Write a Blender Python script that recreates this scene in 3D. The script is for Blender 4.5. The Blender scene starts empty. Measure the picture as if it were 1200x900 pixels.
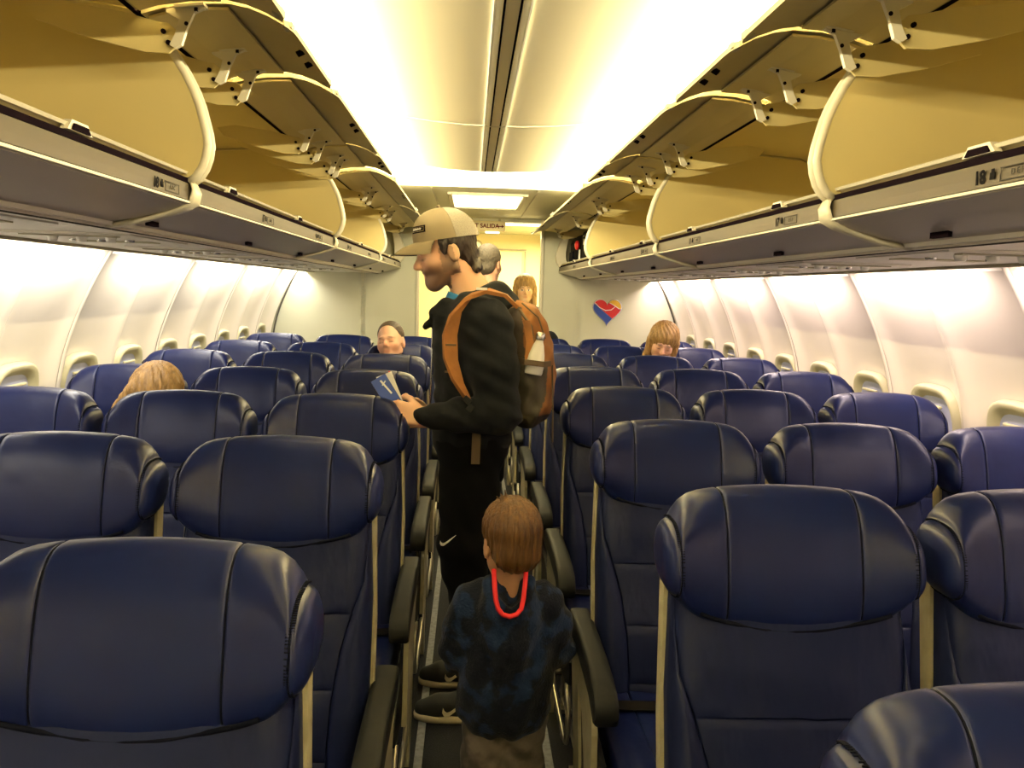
import bpy, bmesh, math, random
import numpy as np
from mathutils import Vector, Matrix
random.seed(7)
PI = math.pi
SC = bpy.context.scene
COL = SC.collection

# ------------------------------------------------------------------ camera, world, lamps, exposure
cam = bpy.data.objects.new('camera', bpy.data.cameras.new('camera')); COL.objects.link(cam)
cam.data.sensor_width = 36.0; cam.data.lens = 953.34*36.0/1200; cam.data.clip_start = .02
def _cam():
    yaw, pit, rol = [math.radians(a) for a in (3.043, 6.565, 1.6665)]
    cy, sy = math.cos(yaw), math.sin(yaw)
    fw = Vector((sy*math.cos(pit), cy*math.cos(pit), -math.sin(pit)))
    r0 = Vector((cy, -sy, 0)); u0 = r0.cross(fw)
    r = r0*math.cos(rol)+u0*math.sin(rol); u = -r0*math.sin(rol)+u0*math.cos(rol)
    cam.matrix_world = Matrix(((r.x,u.x,-fw.x,-.0735),(r.y,u.y,-fw.y,0),(r.z,u.z,-fw.z,1.486),(0,0,0,1)))
_cam(); SC.camera = cam
world = bpy.data.worlds.new('world'); SC.world = world; world.use_nodes = True
world.node_tree.nodes['Background'].inputs[0].default_value = (.55,.6,.7,1)
world.node_tree.nodes['Background'].inputs[1].default_value = .3
SC.view_settings.view_transform = 'Standard'; SC.view_settings.look = 'None'
SC.view_settings.exposure = 0.22; SC.view_settings.gamma = 1.0
SC.view_settings.use_curve_mapping = False

def lamp(name, loc, size, direction, power, color):
    d = bpy.data.lights.new(name, 'AREA'); d.shape = 'RECTANGLE'; d.size, d.size_y = size
    d.energy = power; d.color = color
    o = bpy.data.objects.new(name, d); COL.objects.link(o)
    o.location = loc
    o.rotation_euler = Vector(direction).to_track_quat('-Z', 'Y').to_euler(); return o
WARM = (1,.85,.52)
# cove lamps along the cabin above the open bin doors (long axis along y)
def long_lamp(name, x, y0, y1, z, wd, tilt, power, color):
    """strip parallel to the aisle, facing (sin tilt, 0, cos tilt)"""
    d = bpy.data.lights.new(name, 'AREA'); d.shape = 'RECTANGLE'; d.size = wd; d.size_y = y1-y0
    d.energy = power; d.color = color
    o = bpy.data.objects.new(name, d); COL.objects.link(o)
    o.location = (x, (y0+y1)/2, z)
    n = Vector((math.sin(tilt), 0, math.cos(tilt))); yv = Vector((0,1,0)); zv = -n; xv = yv.cross(zv)
    o.matrix_world = Matrix(((xv.x,yv.x,zv.x,o.location.x),(xv.y,yv.y,zv.y,o.location.y),(xv.z,yv.z,zv.z,o.location.z),(0,0,0,1)))
    return o
COVE = 240; SIDE = 7.5
for s in (-1, 1):
    long_lamp('cove_lamp', s*.60, -3.0, 5.0, 2.058, .03, -s*math.radians(36), COVE, WARM)
    for k in range(10):
        y = -2.60+k*1.016
        if y > 6.9: continue
        long_lamp('sidewall_lamp', s*1.49, y+.12, y+.90, 1.585, .03, s*math.radians(152), SIDE,
                  (1,.93,.80) if s < 0 else (1,.80,.74))
lamp('ceiling_panel_lamp', (.02,5.78,2.085), (.44,.8), (0,0,-1), 8, (1,.85,.5))
lamp('cross_cove_lamp', (0,4.25,2.13), (.9,.03), (0,1,.35), 45, WARM)
lamp('galley_lamp', (.45,8.1,2.02), (.6,.7), (0,0,-1), 75, (1,.82,.42))

# ------------------------------------------------------------------ materials
def mat(name, col, rough=.6, metal=0, spec=.5, bump=None, noise=None, emit=None, attr=None, coat=0, stretch=None, sheen=0):
    m = bpy.data.materials.new(name); m.use_nodes = True
    nt = m.node_tree; b = nt.nodes['Principled BSDF']; L = nt.links
    b.inputs['Base Color'].default_value = (*col, 1); b.inputs['Roughness'].default_value = rough
    b.inputs['Metallic'].default_value = metal; b.inputs['Specular IOR Level'].default_value = spec
    b.inputs['Coat Weight'].default_value = coat; b.inputs['Sheen Weight'].default_value = sheen
    src = None
    tc = nt.nodes.new('ShaderNodeTexCoord'); mp = nt.nodes.new('ShaderNodeMapping')
    L.new(tc.outputs['Object'], mp.inputs[0])
    if stretch: mp.inputs['Scale'].default_value = stretch
    if attr:
        a = nt.nodes.new('ShaderNodeAttribute'); a.attribute_name = attr; src = a.outputs['Color']
        L.new(src, b.inputs['Base Color'])
    if noise:   # (scale, second colour, contrast lo, hi)
        n = nt.nodes.new('ShaderNodeTexNoise'); n.inputs['Scale'].default_value = noise[0]; n.inputs['Detail'].default_value = 4
        L.new(mp.outputs[0], n.inputs[0])
        r = nt.nodes.new('ShaderNodeMapRange'); r.inputs[1].default_value = noise[2]; r.inputs[2].default_value = noise[3]
        L.new(n.outputs[0], r.inputs[0])
        x = nt.nodes.new('ShaderNodeMix'); x.data_type = 'RGBA'
        L.new(r.outputs[0], x.inputs[0])
        if src: L.new(src, x.inputs[6])
        else: x.inputs[6].default_value = (*col, 1)
        x.inputs[7].default_value = (*noise[1], 1)
        L.new(x.outputs[2], b.inputs['Base Color'])
    if bump:    # [(scale, strength, distance), ...]
        prev = None
        for sc_, st, di in bump:
            n = nt.nodes.new('ShaderNodeTexNoise'); n.inputs['Scale'].default_value = sc_; n.inputs['Detail'].default_value = 3
            L.new(mp.outputs[0], n.inputs[0])
            bp = nt.nodes.new('ShaderNodeBump'); bp.inputs['Strength'].default_value = st; bp.inputs['Distance'].default_value = di
            L.new(n.outputs[0], bp.inputs['Height'])
            if prev: L.new(prev, bp.inputs['Normal'])
            prev = bp.outputs[0]
        L.new(prev, b.inputs['Normal'])
    if emit:
        b.inputs['Emission Color'].default_value = (*emit[0], 1); b.inputs['Emission Strength'].default_value = emit[1]
    return m
M = {}
M['leather'] = mat('navy_leather', (.0055,.0115,.062), .33, spec=.25, bump=[(7,.35,.012),(420,.10,.0006)], noise=(9,(.006,.009,.050),.35,.7), coat=.0)
M['leather2'] = mat('navy_leather_back', (.0075,.012,.048), .44, spec=.22, bump=[(9,.5,.016),(420,.10,.0006)], stretch=(1.6,1,.7))
M['seam'] = mat('dark_thread', (.003,.004,.010), .8, spec=.08)
M['shell'] = mat('beige_plastic', (.36,.33,.22), .45, noise=(30,(.30,.27,.17),.45,.7))
M['arm'] = mat('dark_grey_plastic', (.010,.011,.011), .55, spec=.22, bump=[(300,.1,.0005)])
M['metal'] = mat('brushed_metal', (.55,.52,.42), .3, metal=.9)
M['carpet'] = mat('dark_carpet', (.006,.007,.010), .95, bump=[(350,.6,.003)], noise=(160,(.014,.016,.022),.4,.7))
M['track'] = mat('grey_track_strip', (.20,.21,.24), .6, noise=(60,(.12,.13,.15),.4,.7))
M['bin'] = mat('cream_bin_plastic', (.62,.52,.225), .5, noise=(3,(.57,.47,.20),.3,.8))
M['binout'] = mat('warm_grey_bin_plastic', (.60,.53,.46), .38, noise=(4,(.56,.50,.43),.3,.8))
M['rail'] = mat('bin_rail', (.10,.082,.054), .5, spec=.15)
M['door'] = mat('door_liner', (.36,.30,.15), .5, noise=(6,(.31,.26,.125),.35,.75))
M['trim'] = mat('cream_trim', (.66,.61,.45), .4)
M['darkstrip'] = mat('dark_rubber_strip', (.010,.006,.008), 1, spec=0)
M['ceil'] = mat('ceiling_panel', (.84,.78,.56), .5)
M['wallp'] = mat('sidewall_panel', (.66,.60,.50), .26, spec=.6)
M['bulk'] = mat('bulkhead_laminate', (.55,.55,.41), .5, noise=(2,(.52,.52,.38),.3,.7))
M['galley'] = mat('galley_panel', (.80,.72,.45), .5)
M['shade'] = mat('window_shade', (.34,.36,.50), .6, bump=[(40,.1,.001)])
M['wframe'] = mat('window_frame', (.42,.39,.24), .5)
M['psu'] = mat('service_panel', (.72,.69,.62), .45)
M['black'] = mat('black_print', (.008,.007,.007), .9, spec=.1)
M['grey'] = mat('grey_print', (.07,.062,.05), .8, spec=.2)
M['white'] = mat('white_paint', (.85,.84,.80), .4)
M['red'] = mat('red_paint', (.62,.02,.02), .35)
M['signred'] = mat('dark_red_print', (.16,.006,.004), .7, spec=.1)
M['blue'] = mat('blue_paint', (.02,.06,.32), .35)
M['yellow'] = mat('yellow_paint', (.85,.50,.03), .35)
M['silver'] = mat('silver_edge', (.6,.6,.6), .25, metal=.9)
M['lampglass'] = mat('lit_diffuser', (.9,.85,.7), .5, emit=((1,.88,.55),5.0))
M['signface'] = mat('backlit_sign', (.60,.48,.20), .5, emit=((1,.75,.30),.12))
M['stripglow'] = mat('lit_strip', (.9,.85,.7), .5, emit=((1,.92,.62),3.0))

# ------------------------------------------------------------------ mesh helpers
class MB:
    def __init__(s): s.v = []; s.f = []; s.m = []
    def add(s, vs, fs, mi=0):
        o = len(s.v); s.v += [tuple(map(float,p)) for p in vs]; s.f += [tuple(i+o for i in f) for f in fs]; s.m += [mi]*len(fs)
        return s
    def box(s, c, d, mi=0, R=None, ch=0):
        """box centre c, full sizes d, chamfer ch"""
        hx, hy, hz = [a/2 for a in d]
        if ch <= 0:
            P = [Vector((x*hx,y*hy,z*hz)) for x in (-1,1) for y in (-1,1) for z in (-1,1)]
            F = [(0,1,3,2),(4,6,7,5),(0,4,5,1),(2,3,7,6),(0,2,6,4),(1,5,7,3)]
        else:
            bm = bmesh.new(); bmesh.ops.create_cube(bm, size=1)
            for v in bm.verts: v.co = Vector((v.co.x*d[0], v.co.y*d[1], v.co.z*d[2]))
            bmesh.ops.bevel(bm, geom=bm.edges[:], offset=min(ch, min(d)*.49), segments=2, affect='EDGES', profile=.5)
            P = [v.co.copy() for v in bm.verts]; F = [tuple(v.index for v in f.verts) for f in bm.faces]; bm.free()
        if R is not None: P = [R @ p for p in P]
        c = Vector(c)
        return s.add([p+c for p in P], F, mi)
    def tube(s, pts, r, n=8, mi=0, closed=False, cap=True, flat=None):
        pts = [Vector(p) for p in pts]; N = len(pts); rs = r if isinstance(r, (list,tuple)) else [r]*N
        V = []; ref = None
        for i, p in enumerate(pts):
            a = pts[(i-1) % N] if (closed or i) else p; b = pts[(i+1) % N] if (closed or i < N-1) else p
            t = (b-a).normalized()
            if ref is None: ref = t.orthogonal().normalized()
            ref = (ref - t*ref.dot(t)); ref = ref.normalized() if ref.length > 1e-6 else t.orthogonal().normalized()
            bn = t.cross(ref)
            for k in range(n):
                an = 2*PI*k/n; V.append(p+(ref*math.cos(an)+bn*math.sin(an))*rs[i])
        F = []
        for i in range(N if closed else N-1):
            j = (i+1) % N
            for k in range(n): F.append((i*n+k, i*n+(k+1)%n, j*n+(k+1)%n, j*n+k))
        if cap and not closed: F += [tuple(range(n))[::-1], tuple((N-1)*n+k for k in range(n))]
        return s.add(V, F, mi)
    def loft(s, rings, cap=True, mi=0, closed=True):
        n = len(rings[0]); V = [p for r in rings for p in r]; F = []
        for i in range(len(rings)-1):
            for k in range(n if closed else n-1):
                F.append((i*n+k, i*n+(k+1)%n, (i+1)*n+(k+1)%n, (i+1)*n+k))
        if cap: F += [tuple(range(n))[::-1], tuple((len(rings)-1)*n+k for k in range(n))]
        return s.add(V, F, mi)
    def prism(s, poly, axis, a, b, mi=0):
        """poly of 2D points extruded along axis 'x','y','z' from a to b"""
        def P(u, v, w): return {'x':(w,u,v),'y':(u,w,v),'z':(u,v,w)}[axis]
        n = len(poly); V = [P(u,v,a) for u,v in poly]+[P(u,v,b) for u,v in poly]
        F = [tuple(range(n))[::-1], tuple(range(n,2*n))]+[(i,(i+1)%n,n+(i+1)%n,n+i) for i in range(n)]
        return s.add(V, F, mi)
    def band(s, prof, y0, y1, t, mi=0, ny=1):
        """open profile (x,z) swept along y with thickness t (offset to the left of travel)"""
        n = len(prof); off = []
        for i in range(n):
            a = Vector(prof[max(i-1,0)]); b = Vector(prof[min(i+1,n-1)]); d = (b-a).normalized()
            off.append((prof[i][0]-d.y*t, prof[i][1]+d.x*t))
        return s.prism(list(prof)+off[::-1], 'y', y0, y1, mi)
    def sphere(s, c, r, n=10, mi=0, sc=(1,1,1)):
        rings = []
        for i in range(1, n):
            th = PI*i/n
            rings.append([(c[0]+r*sc[0]*math.sin(th)*math.cos(2*PI*k/n/1.0), c[1]+r*sc[1]*math.sin(th)*math.sin(2*PI*k/n), c[2]+r*sc[2]*math.cos(th)) for k in range(n)])
        return s.loft(rings, True, mi)
    def build(s, name, mats, parent=None, smooth=False, angle=None):
        me = bpy.data.meshes.new(name); me.from_pydata(s.v, [], s.f)
        ms = mats if isinstance(mats, (list,tuple)) else [mats]
        for m in ms: me.materials.append(m)
        if len(ms) > 1: me.polygons.foreach_set('material_index', s.m)
        bm = bmesh.new(); bm.from_mesh(me); bmesh.ops.recalc_face_normals(bm, faces=bm.faces); bm.to_mesh(me); bm.free()
        if smooth or angle:
            me.polygons.foreach_set('use_smooth', [True]*len(me.polygons))
            if angle: me.set_sharp_from_angle(angle=math.radians(angle))
        me.update()
        o = bpy.data.objects.new(name, me); COL.objects.link(o)
        if parent is not None: o.parent = parent
        return o
def tag(o, label=None, cat=None, group=None, kind=None):
    if label: o['label'] = label
    if cat: o['category'] = cat
    if group: o['group'] = group
    if kind: o['kind'] = kind
    return o
def empty(name, loc=(0,0,0), rz=0):
    o = bpy.data.objects.new(name, None); COL.objects.link(o); o.location = loc; o.rotation_euler = (0,0,rz)
    o.empty_display_size = .1; return o
def kids(o): return [c for c in o.children]
def copy_tree(o, parent=None):
    c = o.copy(); COL.objects.link(c); c.parent = parent
    for ch in kids(o): copy_tree(ch, c)
    return c
def text_mesh(name, body, size, mat_, parent, loc, rot, depth=.0006, bold=0):
    cu = bpy.data.curves.new(name, 'FONT'); cu.body = body; cu.size = size; cu.extrude = depth; cu.offset = bold
    cu.align_x = 'CENTER'; cu.align_y = 'CENTER'
    t = bpy.data.objects.new(name, cu); COL.objects.link(t)
    dg = bpy.context.evaluated_depsgraph_get(); me = bpy.data.meshes.new_from_object(t.evaluated_get(dg))
    bpy.data.objects.remove(t); me.materials.clear(); me.materials.append(mat_)
    o = bpy.data.objects.new(name, me); COL.objects.link(o)
    if parent is not None: o.parent = parent
    o.location = loc; o.rotation_euler = rot; return o

# ------------------------------------------------------------------ the cabin shell
Y0, YB, YE = -3.0, 7.10, 9.2
def struct(o): o['kind'] = 'structure'; return o
fl = struct(MB().box((0,(Y0+YE)/2,-.02),(3.9,YE-Y0,.04)).build('floor', M['carpet']))
for s in (-1,1):
    MB().box((s*.207,(Y0+YB)/2,.002),(.026,YB-Y0,.005)).build('aisle_track_strip', M['track'], fl)
# sidewall: curve x(z)
WZ = [(1.62,0.0),(1.775,.55),(1.79,.80),(1.785,.95),(1.765,1.12),(1.73,1.25),(1.68,1.38),(1.625,1.50),(1.57,1.60),(1.50,1.70)]
def wallx(z):
    for (x0,z0),(x1,z1) in zip(WZ, WZ[1:]):
        if z <= z1: t = (z-z0)/(z1-z0); return x0+(x1-x0)*t
    return WZ[-1][0]
JOINTS = [-2.72+1.02*k for k in range(10)]   # panel joints along y
zs = [0,.3,.55,.7,.8,.88,.95,1.0,1.05,1.1,1.15,1.2,1.25,1.3,1.35,1.4,1.45,1.5,1.55,1.6,1.64]
def sstep(t): t = min(1,max(0,t)); return t*t*(3-2*t)
# smooth the wall curve
def wx(z): return sum(wallx(min(1.7,max(0,z+d))) for d in (-.08,-.04,0,.04,.08))/5
wins = []
wall = {}
for s, nm in ((-1,'wall_left'),(1,'wall_right')):
    # backing skin behind the lining panels
    w = struct(MB().loft([[(s*(wx(z)+.05), y, z) for z in zs] for y in (Y0, YE)], False, closed=False).build(nm, M['wallp'], smooth=True))
    wall[s] = w
    for j, y in enumerate(JOINTS):
        y1 = min(y+1.02, YB)
        if y1-y < .2: continue
        n = 48; rings = []
        for i in range(n+1):
            yy = y+.004+(y1-y-.008)*i/n; u = (yy-y)/1.02
            # two shallow bays per panel, a soft ridge between them, raised lips at the joints
            ph = (u*2) % 1.0; bay = .046*(1-abs(2*ph-1)**3.2)
            mid = math.exp(-((u-.5)/.045)**2)*.012
            edge = .016*(math.exp(-(u/.03)**2)+math.exp(-((1-u)/.03)**2))
            rings.append([(s*(wx(z)+bay*(.1+.9*sstep((1.66-z)/.55))-.006-mid-edge*.6), yy+.10*(z-1.1)*(.9), z) for z in zs])
        MB().loft(rings, False, closed=False).build('lining_panel', M['wallp'], w, smooth=True)
        # joint strip
        yb = y
        MB().loft([[(s*(wx(z)-.020-(.006 if k in (1,2) else 0)), yb+d+.09*(z-1.1), z) for z in zs] for k,d in enumerate((-.015,-.009,.009,.015))], False, closed=False).build('joint_strip', M['wallp'], w, smooth=True)
    # windows: frame, closed shade
    k = 0
    for y in JOINTS:
        for dy in (.255,.765):
            yc = y+dy
            if yc > YB-.1 or yc < 0: continue
            k += 1
            def P(a, rx, rz, off):
                # rounded rectangle around the window centre, laid on the wall
                c, t = math.cos(a), math.sin(a); e = .55
                py = rx*math.copysign(abs(c)**e, c); pz = rz*math.copysign(abs(t)**e, t)
                z = .945+pz
                return (s*(wx(z)+off), yc+py+.09*(z-1.1), z)
            N = 28; A = [2*PI*i/N for i in range(N)]
            fr = MB().loft([[P(a,.168,.218,.034) for a in A],[P(a,.160,.210,.006) for a in A],[P(a,.150,.20,.001) for a in A],[P(a,.132,.18,.012) for a in A],[P(a,.118,.165,.030) for a in A]], False).build('window_%d' % (k+(0 if s < 0 else 20)), M['wframe'], smooth=True)
            struct(fr)
            m = MB(); ring = [P(a,.121,.168,.026) for a in A]; m.add(ring+[(s*(wx(.945)+.026), yc, .945)], [(i,(i+1)%N,N) for i in range(N)])
            sh = m.build('shade', M['shade'], fr, smooth=True)
            h = MB()
            zz = 1.075
            h.box((s*(wx(zz)+.012), yc+.09*(zz-1.1), zz), (.012,.13,.012), ch=.004); h.build('shade_handle', M['wframe'], fr)

# ------------------------------------------------------------------ ceiling
CP = [(0,2.088),(.10,2.089),(.22,2.096),(.34,2.110),(.46,2.128),(.56,2.148),(.64,2.172),(.70,2.19),(.78,2.19),(.86,2.15),(.92,2.10)]
prof = [(-x,z) for x,z in CP[::-1]]+CP[1:]
ce = struct(MB().band([(-2.0,2.10)]+prof+[(2.0,2.10)], Y0, 4.25, .03).build('ceiling', M['bulk']))
for y0, y1 in ((Y0+.01,-1.40),(-1.39,.83),(.84,3.03),(3.04,4.20)):
    MB().band(prof, y0, y1, -.012).build('ceiling_panel', M['ceil'], ce, angle=40)
for y in (.835,3.035):
    MB().band(prof, y-.006, y+.006, -.016).build('joint_strip', M['trim'], ce, angle=40)
st = struct(MB().box((0,(Y0+4.2)/2,2.0755),(.030,4.2-Y0-.02,.004)).build('trim_1', M['ceil']))
for s in (-1,1):
    MB().box((s*.0175,(Y0+4.2)/2,2.0755),(.0045,4.2-Y0-.02,.005)).build('groove', M['darkstrip'], st)
    MB().prism([(s*.0205,2.0722),(s*.023,2.0718),(s*.0385,2.0785),(s*.0205,2.0785)],'y',Y0+.01,4.19).build('rail', M['ceil'], st)
    MB().box((s*.039,(Y0+4.2)/2,2.0735),(.003,4.2-Y0-.02,.007)).build('rail_edge', M['white'], st)
# lit recess across the cabin and the lower ceiling beyond it
c2 = struct(MB().band([(-2.0,2.10),(-.9,2.10),(-.75,2.19),(0,2.20),(.75,2.19),(.9,2.10),(2.0,2.10)], 4.25, 5.05, .03).build('ceiling_2', M['ceil']))
fr_ = [(x, 5.05+.0*abs(x)) for x in (-.9,.9)]
c3 = struct(MB().box((0,(5.05+YE)/2,2.115),(4.0,YE-5.05,.03)).build('ceiling_3', M['bulk']))
m = MB(); n = 24
m.loft([[( -.9+1.8*i/n, 5.02+.05*abs(-1+2*i/n)**2, zz) for i in range(n+1)] for zz in (2.20,2.14,2.10,2.098)], False, closed=False)
m.build('rounded_lip', M['ceil'], c3, smooth=True)
tray = tag(empty('ceiling_light', (.02,5.78,2.098)), 'square lit ceiling light panel with beige frame before the exit sign', 'ceiling light')
m = MB()
for sx in (-1,1): m.box((sx*.245,0,-.004),(.03,.94,.02),ch=.004)
for sy in (-1,1): m.box((0,sy*.455,-.004),(.46,.03,.02),ch=.004)
m.build('frame', M['shell'], tray); MB().box((0,0,.002),(.46,.88,.006)).build('diffuser', M['lampglass'], tray)
for x in (-.33,.33):
    MB().box((x,6.1,2.0985),(.006,2.0,.006)).build('panel_gap', M['shell'], c3)

# bulkheads either side of the doorway
for s, nm in ((-1,'wall_front_left'),(1,'wall_front_right')):
    w = struct(MB().box((s*1.24,YB+.02,1.06),(1.42,.04,2.12)).build(nm, M['bulk']))
    MB().box((s*.532,YB-.002,1.05),(.028,.05,2.10),ch=.006).build('edge_trim', M['trim'], w)
    # curved dark gasket against the sidewall
    m = MB(); m.tube([(s*(wx(z)-.012), YB-.02, z) for z in [i*.08 for i in range(1,21)]], .007, 6); m.build('gasket', M['grey'], w, smooth=True)
MB().box((0,YB+.02,2.085),(1.06,.04,.035)).build('trim_2', M['bulk'])['kind'] = 'structure'
MB().box((.30,YB+.055,2.052),(.46,.03,.018),ch=.004).build('entry_light_strip', M['stripglow'], bpy.data.objects['trim_2'])
struct(MB().box((0,Y0-.02,1.06),(3.9,.04,2.12)).build('wall_rear', M['bulk']))
# galley walls beyond
g = struct(MB().box((0,YE,1.06),(3.8,.04,2.12)).build('wall_back', M['galley']))
struct(MB().box((-1.0,8.1,1.06),(.04,2.0,2.12)).build('wall_galley_left', M['galley']))
struct(MB().box((.86,8.1,1.06),(.04,2.0,2.12)).build('wall_galley_right', M['galley']))
dr = struct(MB().box((.18,YE-.035,.99),(.62,.03,1.86),ch=.01).build('door_1', M['galley']))
m = MB(); m.box((.18,YE-.045,1.935),(.70,.035,.012)); m.box((-.16,YE-.045,.97),(.012,.03,1.9)); m.box((.52,YE-.045,.97),(.012,.03,1.9)); m.build('door_frame', M['shell'], dr)
m = MB(); m.box((.42,YE-.06,1.02),(.03,.03,.14),ch=.008); m.build('door_handle', M['metal'], dr)
pt = tag(empty('porthole', (-.035,8.9,1.935)), 'small round white viewing port with dark centre below the exit sign', 'round port')
m = MB(); m.tube([(.075*math.cos(2*PI*i/24),0,.075*math.sin(2*PI*i/24)) for i in range(24)], .010, 6, closed=True); m.build('rim', M['shell'], pt, smooth=True)
m = MB(); m.prism([(.07*math.cos(2*PI*i/24),.07*math.sin(2*PI*i/24)) for i in range(24)], 'y', .0, .012); m.build('face', M['white'], pt)
m = MB(); m.prism([(.022*math.cos(2*PI*i/16),.026*math.sin(2*PI*i/16)-.02) for i in range(16)], 'y', -.008, 0); m.box((0,-.004,.02),(.02,.006,.03)); m.build('centre', M['black'], pt)
m = MB(); m.box((0,.12,0),(.04,.22,.04)); m.build('mount', M['shell'], pt)

# exit sign
sg = tag(empty('exit_sign', (.035,YB-.06,2.022)), 'backlit cream exit sign reading EXIT SALIDA with an arrow, hung over the doorway', 'sign')
MB().box((0,0,0),(.34,.05,.088),ch=.014).build('sign_body', M['signface'], sg)
text_mesh('lettering', 'EXIT SALIDA', .049, M['signred'], sg, (-.022,-.027,.0), (PI/2,0,0), .001, .0012)
m = MB(); m.box((.130,-.027,.0),(.040,.003,.008)); m.prism([(.158,0),(.136,.016),(.142,0),(.136,-.016)], 'y', -.0285, -.0255); m.build('arrow', M['signred'], sg)
m = MB(); m.box((-.12,0,.05),(.02,.02,.03)); m.box((.12,0,.05),(.02,.02,.03)); m.build('bracket', M['shell'], sg)
m = MB(); m.box((.06,-.005,-.052),(.12,.03,.012),ch=.003); m.build('light_lens', M['stripglow'], sg)

# heart emblem on the right bulkhead
def heart(t, R):
    x = 16*math.sin(t)**3; z = 13*math.cos(t)-5*math.cos(2*t)-2*math.cos(3*t)-math.cos(4*t)
    return (x*R/16, z*R/16)
hb = tag(empty('heart_emblem', (1.115,YB-.012,1.335)), 'glossy heart-shaped wall emblem in blue, red and yellow with silver edge', 'emblem')
HP = [heart(2*PI*i/80, .122) for i in range(80)]
MB().prism([(x*1.07,z*1.07) for x,z in HP], 'y', -.006, .012).build('backing', M['silver'], hb)
def clip_poly(poly, a, b, c):     # keep a*x+b*z+c >= 0
    out = []
    for i in range(len(poly)):
        p, q = poly[i], poly[(i+1) % len(poly)]; dp = a*p[0]+b*p[1]+c; dq = a*q[0]+b*q[1]+c
        if dp >= 0: out.append(p)
        if dp*dq < 0: t = dp/(dp-dq); out.append((p[0]+(q[0]-p[0])*t, p[1]+(q[1]-p[1])*t))
    return out
def heart_piece(name, cuts, mt, y):
    p = HP
    for c in cuts: p = clip_poly(p, *c)
    MB().prism(p, 'y', y-.008, -.004).build(name, mt, hb)
heart_piece('blue_field', [(-.807,-1,-.034)], M['blue'], -.006)
heart_piece('red_field', [(.807,1,.030),(-.55,-1,.074)], M['red'], -.0065)
heart_piece('yellow_field', [(.55,1,-.080)], M['yellow'], -.007)
m = MB()
m.tube([(-.110,-.0165,.065),(-.070,-.0165,.025),(-.015,-.0165,.000),(.035,-.0165,.006),(.07,-.0165,.035)], [.002,.0035,.004,.0035,.002], 5)
m.tube([(.02,-.015,.066),(.06,-.015,.045),(.108,-.015,.015)], .003, 5)
m.build('white_line', M['white'], hb)

# ------------------------------------------------------------------ service panels under the bins
for s, nm in ((-1,'left'),(1,'right')):
    base = struct(MB().box((s*1.215,(Y0+YB)/2,1.606),(.74,YB-Y0,.012)).build('ceiling_panel_'+nm, M['psu']))
    m = MB(); m.box((s*1.565,(Y0+YB)/2,1.600),(.012,YB-Y0,.020)); m.build('lamp_cover_edge', M['trim'], base)
    m = MB(); m.box((s*1.42,(Y0+YB)/2,1.597),(.012,YB-Y0,.014)); m.build('rail', M['shell'], base)
    m = MB(); m.box((s*.875,(Y0+YB)/2,1.599),(.008,YB-Y0,.010)); m.build('bin_edge_gap', M['grey'], base)
    rows = [1.081,1.849,2.625,3.408,4.123,5.03,5.917] if s < 0 else [.706,1.408,2.2,2.956,3.675,4.552,5.514,6.483]
    for i, y in enumerate(rows):
        pu = empty('service_unit', (s*1.10, y-.30, 1.600))
        ordn = ['nearest','second','third','fourth','fifth','sixth','seventh','eighth'][i]
        tag(pu, 'service unit with lights and vents under the %s bins, %s from the near end' % (nm, ordn), 'service panel', 'service units under the overhead bins')
        MB().box((0,0,-.001),(.34,.42,.010),ch=.003).build('plate', M['psu'], pu)
        for q in (-1,0,1):
            m = MB(); m.tube([(q*.075,-.10,-.004),(q*.075,-.10,-.020)], [.016,.011], 10); m.build('air_nozzle', M['white'], pu, smooth=True)
            m = MB(); m.tube([(q*.075,.02,-.004),(q*.075,.02,-.012)], [.014,.012], 10); m.build('reading_light', M['silver'], pu, smooth=True)
        m = MB(); m.box((0,.12,-.007),(.22,.06,.004)); m.build('sign_window', M['wframe'], pu)
        m = MB(); m.box((0,-.165,-.007),(.24,.03,.004)); m.build('speaker_slot', M['shell'], pu)

# ------------------------------------------------------------------ overhead bins
JL = [-1.55,.10,1.825,3.669,5.454,7.07]; JR = [-1.55,.10,1.722,3.329,5.182,7.07]
SC_ = [(.682,1.698),(.667,1.708),(.654,1.728),(.646,1.750),(.642,1.775),(.645,1.80),(.651,1.825),(.659,1.857),(.67,1.886),(.688,1.922),(.71,1.957),(.735,1.990),(.762,2.018)]
BOT = [(.682,1.698),(.678,1.655),(.684,1.648),(.705,1.643),(.74,1.632),(.80,1.617),(.86,1.606)]
DP = [(.702,1.980),(.66,1.993),(.60,2.003),(.54,2.005),(.50,1.998),(.46,1.984),(.425,1.967)]
def mir(p, s): return [(s*x, z) for x, z in p]
ORD = ['behind the camera','nearest','second','third','farthest']
BR = {-1:[1.626,1.897,2.071,2.792,3.007,3.319,3.425,4.333,4.52,5.3,5.6,6.6], 1:[1.398,1.579,1.863,2.056,2.801,2.997,3.316,3.573,4.431,4.612,5.549,6.7]}
DOORS = [(-1.5,-.45),(-.43,.55),(.57,1.605),(1.625,2.11),(2.16,3.10),(3.115,3.66),(3.77,5.26),(5.30,7.05)]
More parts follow.
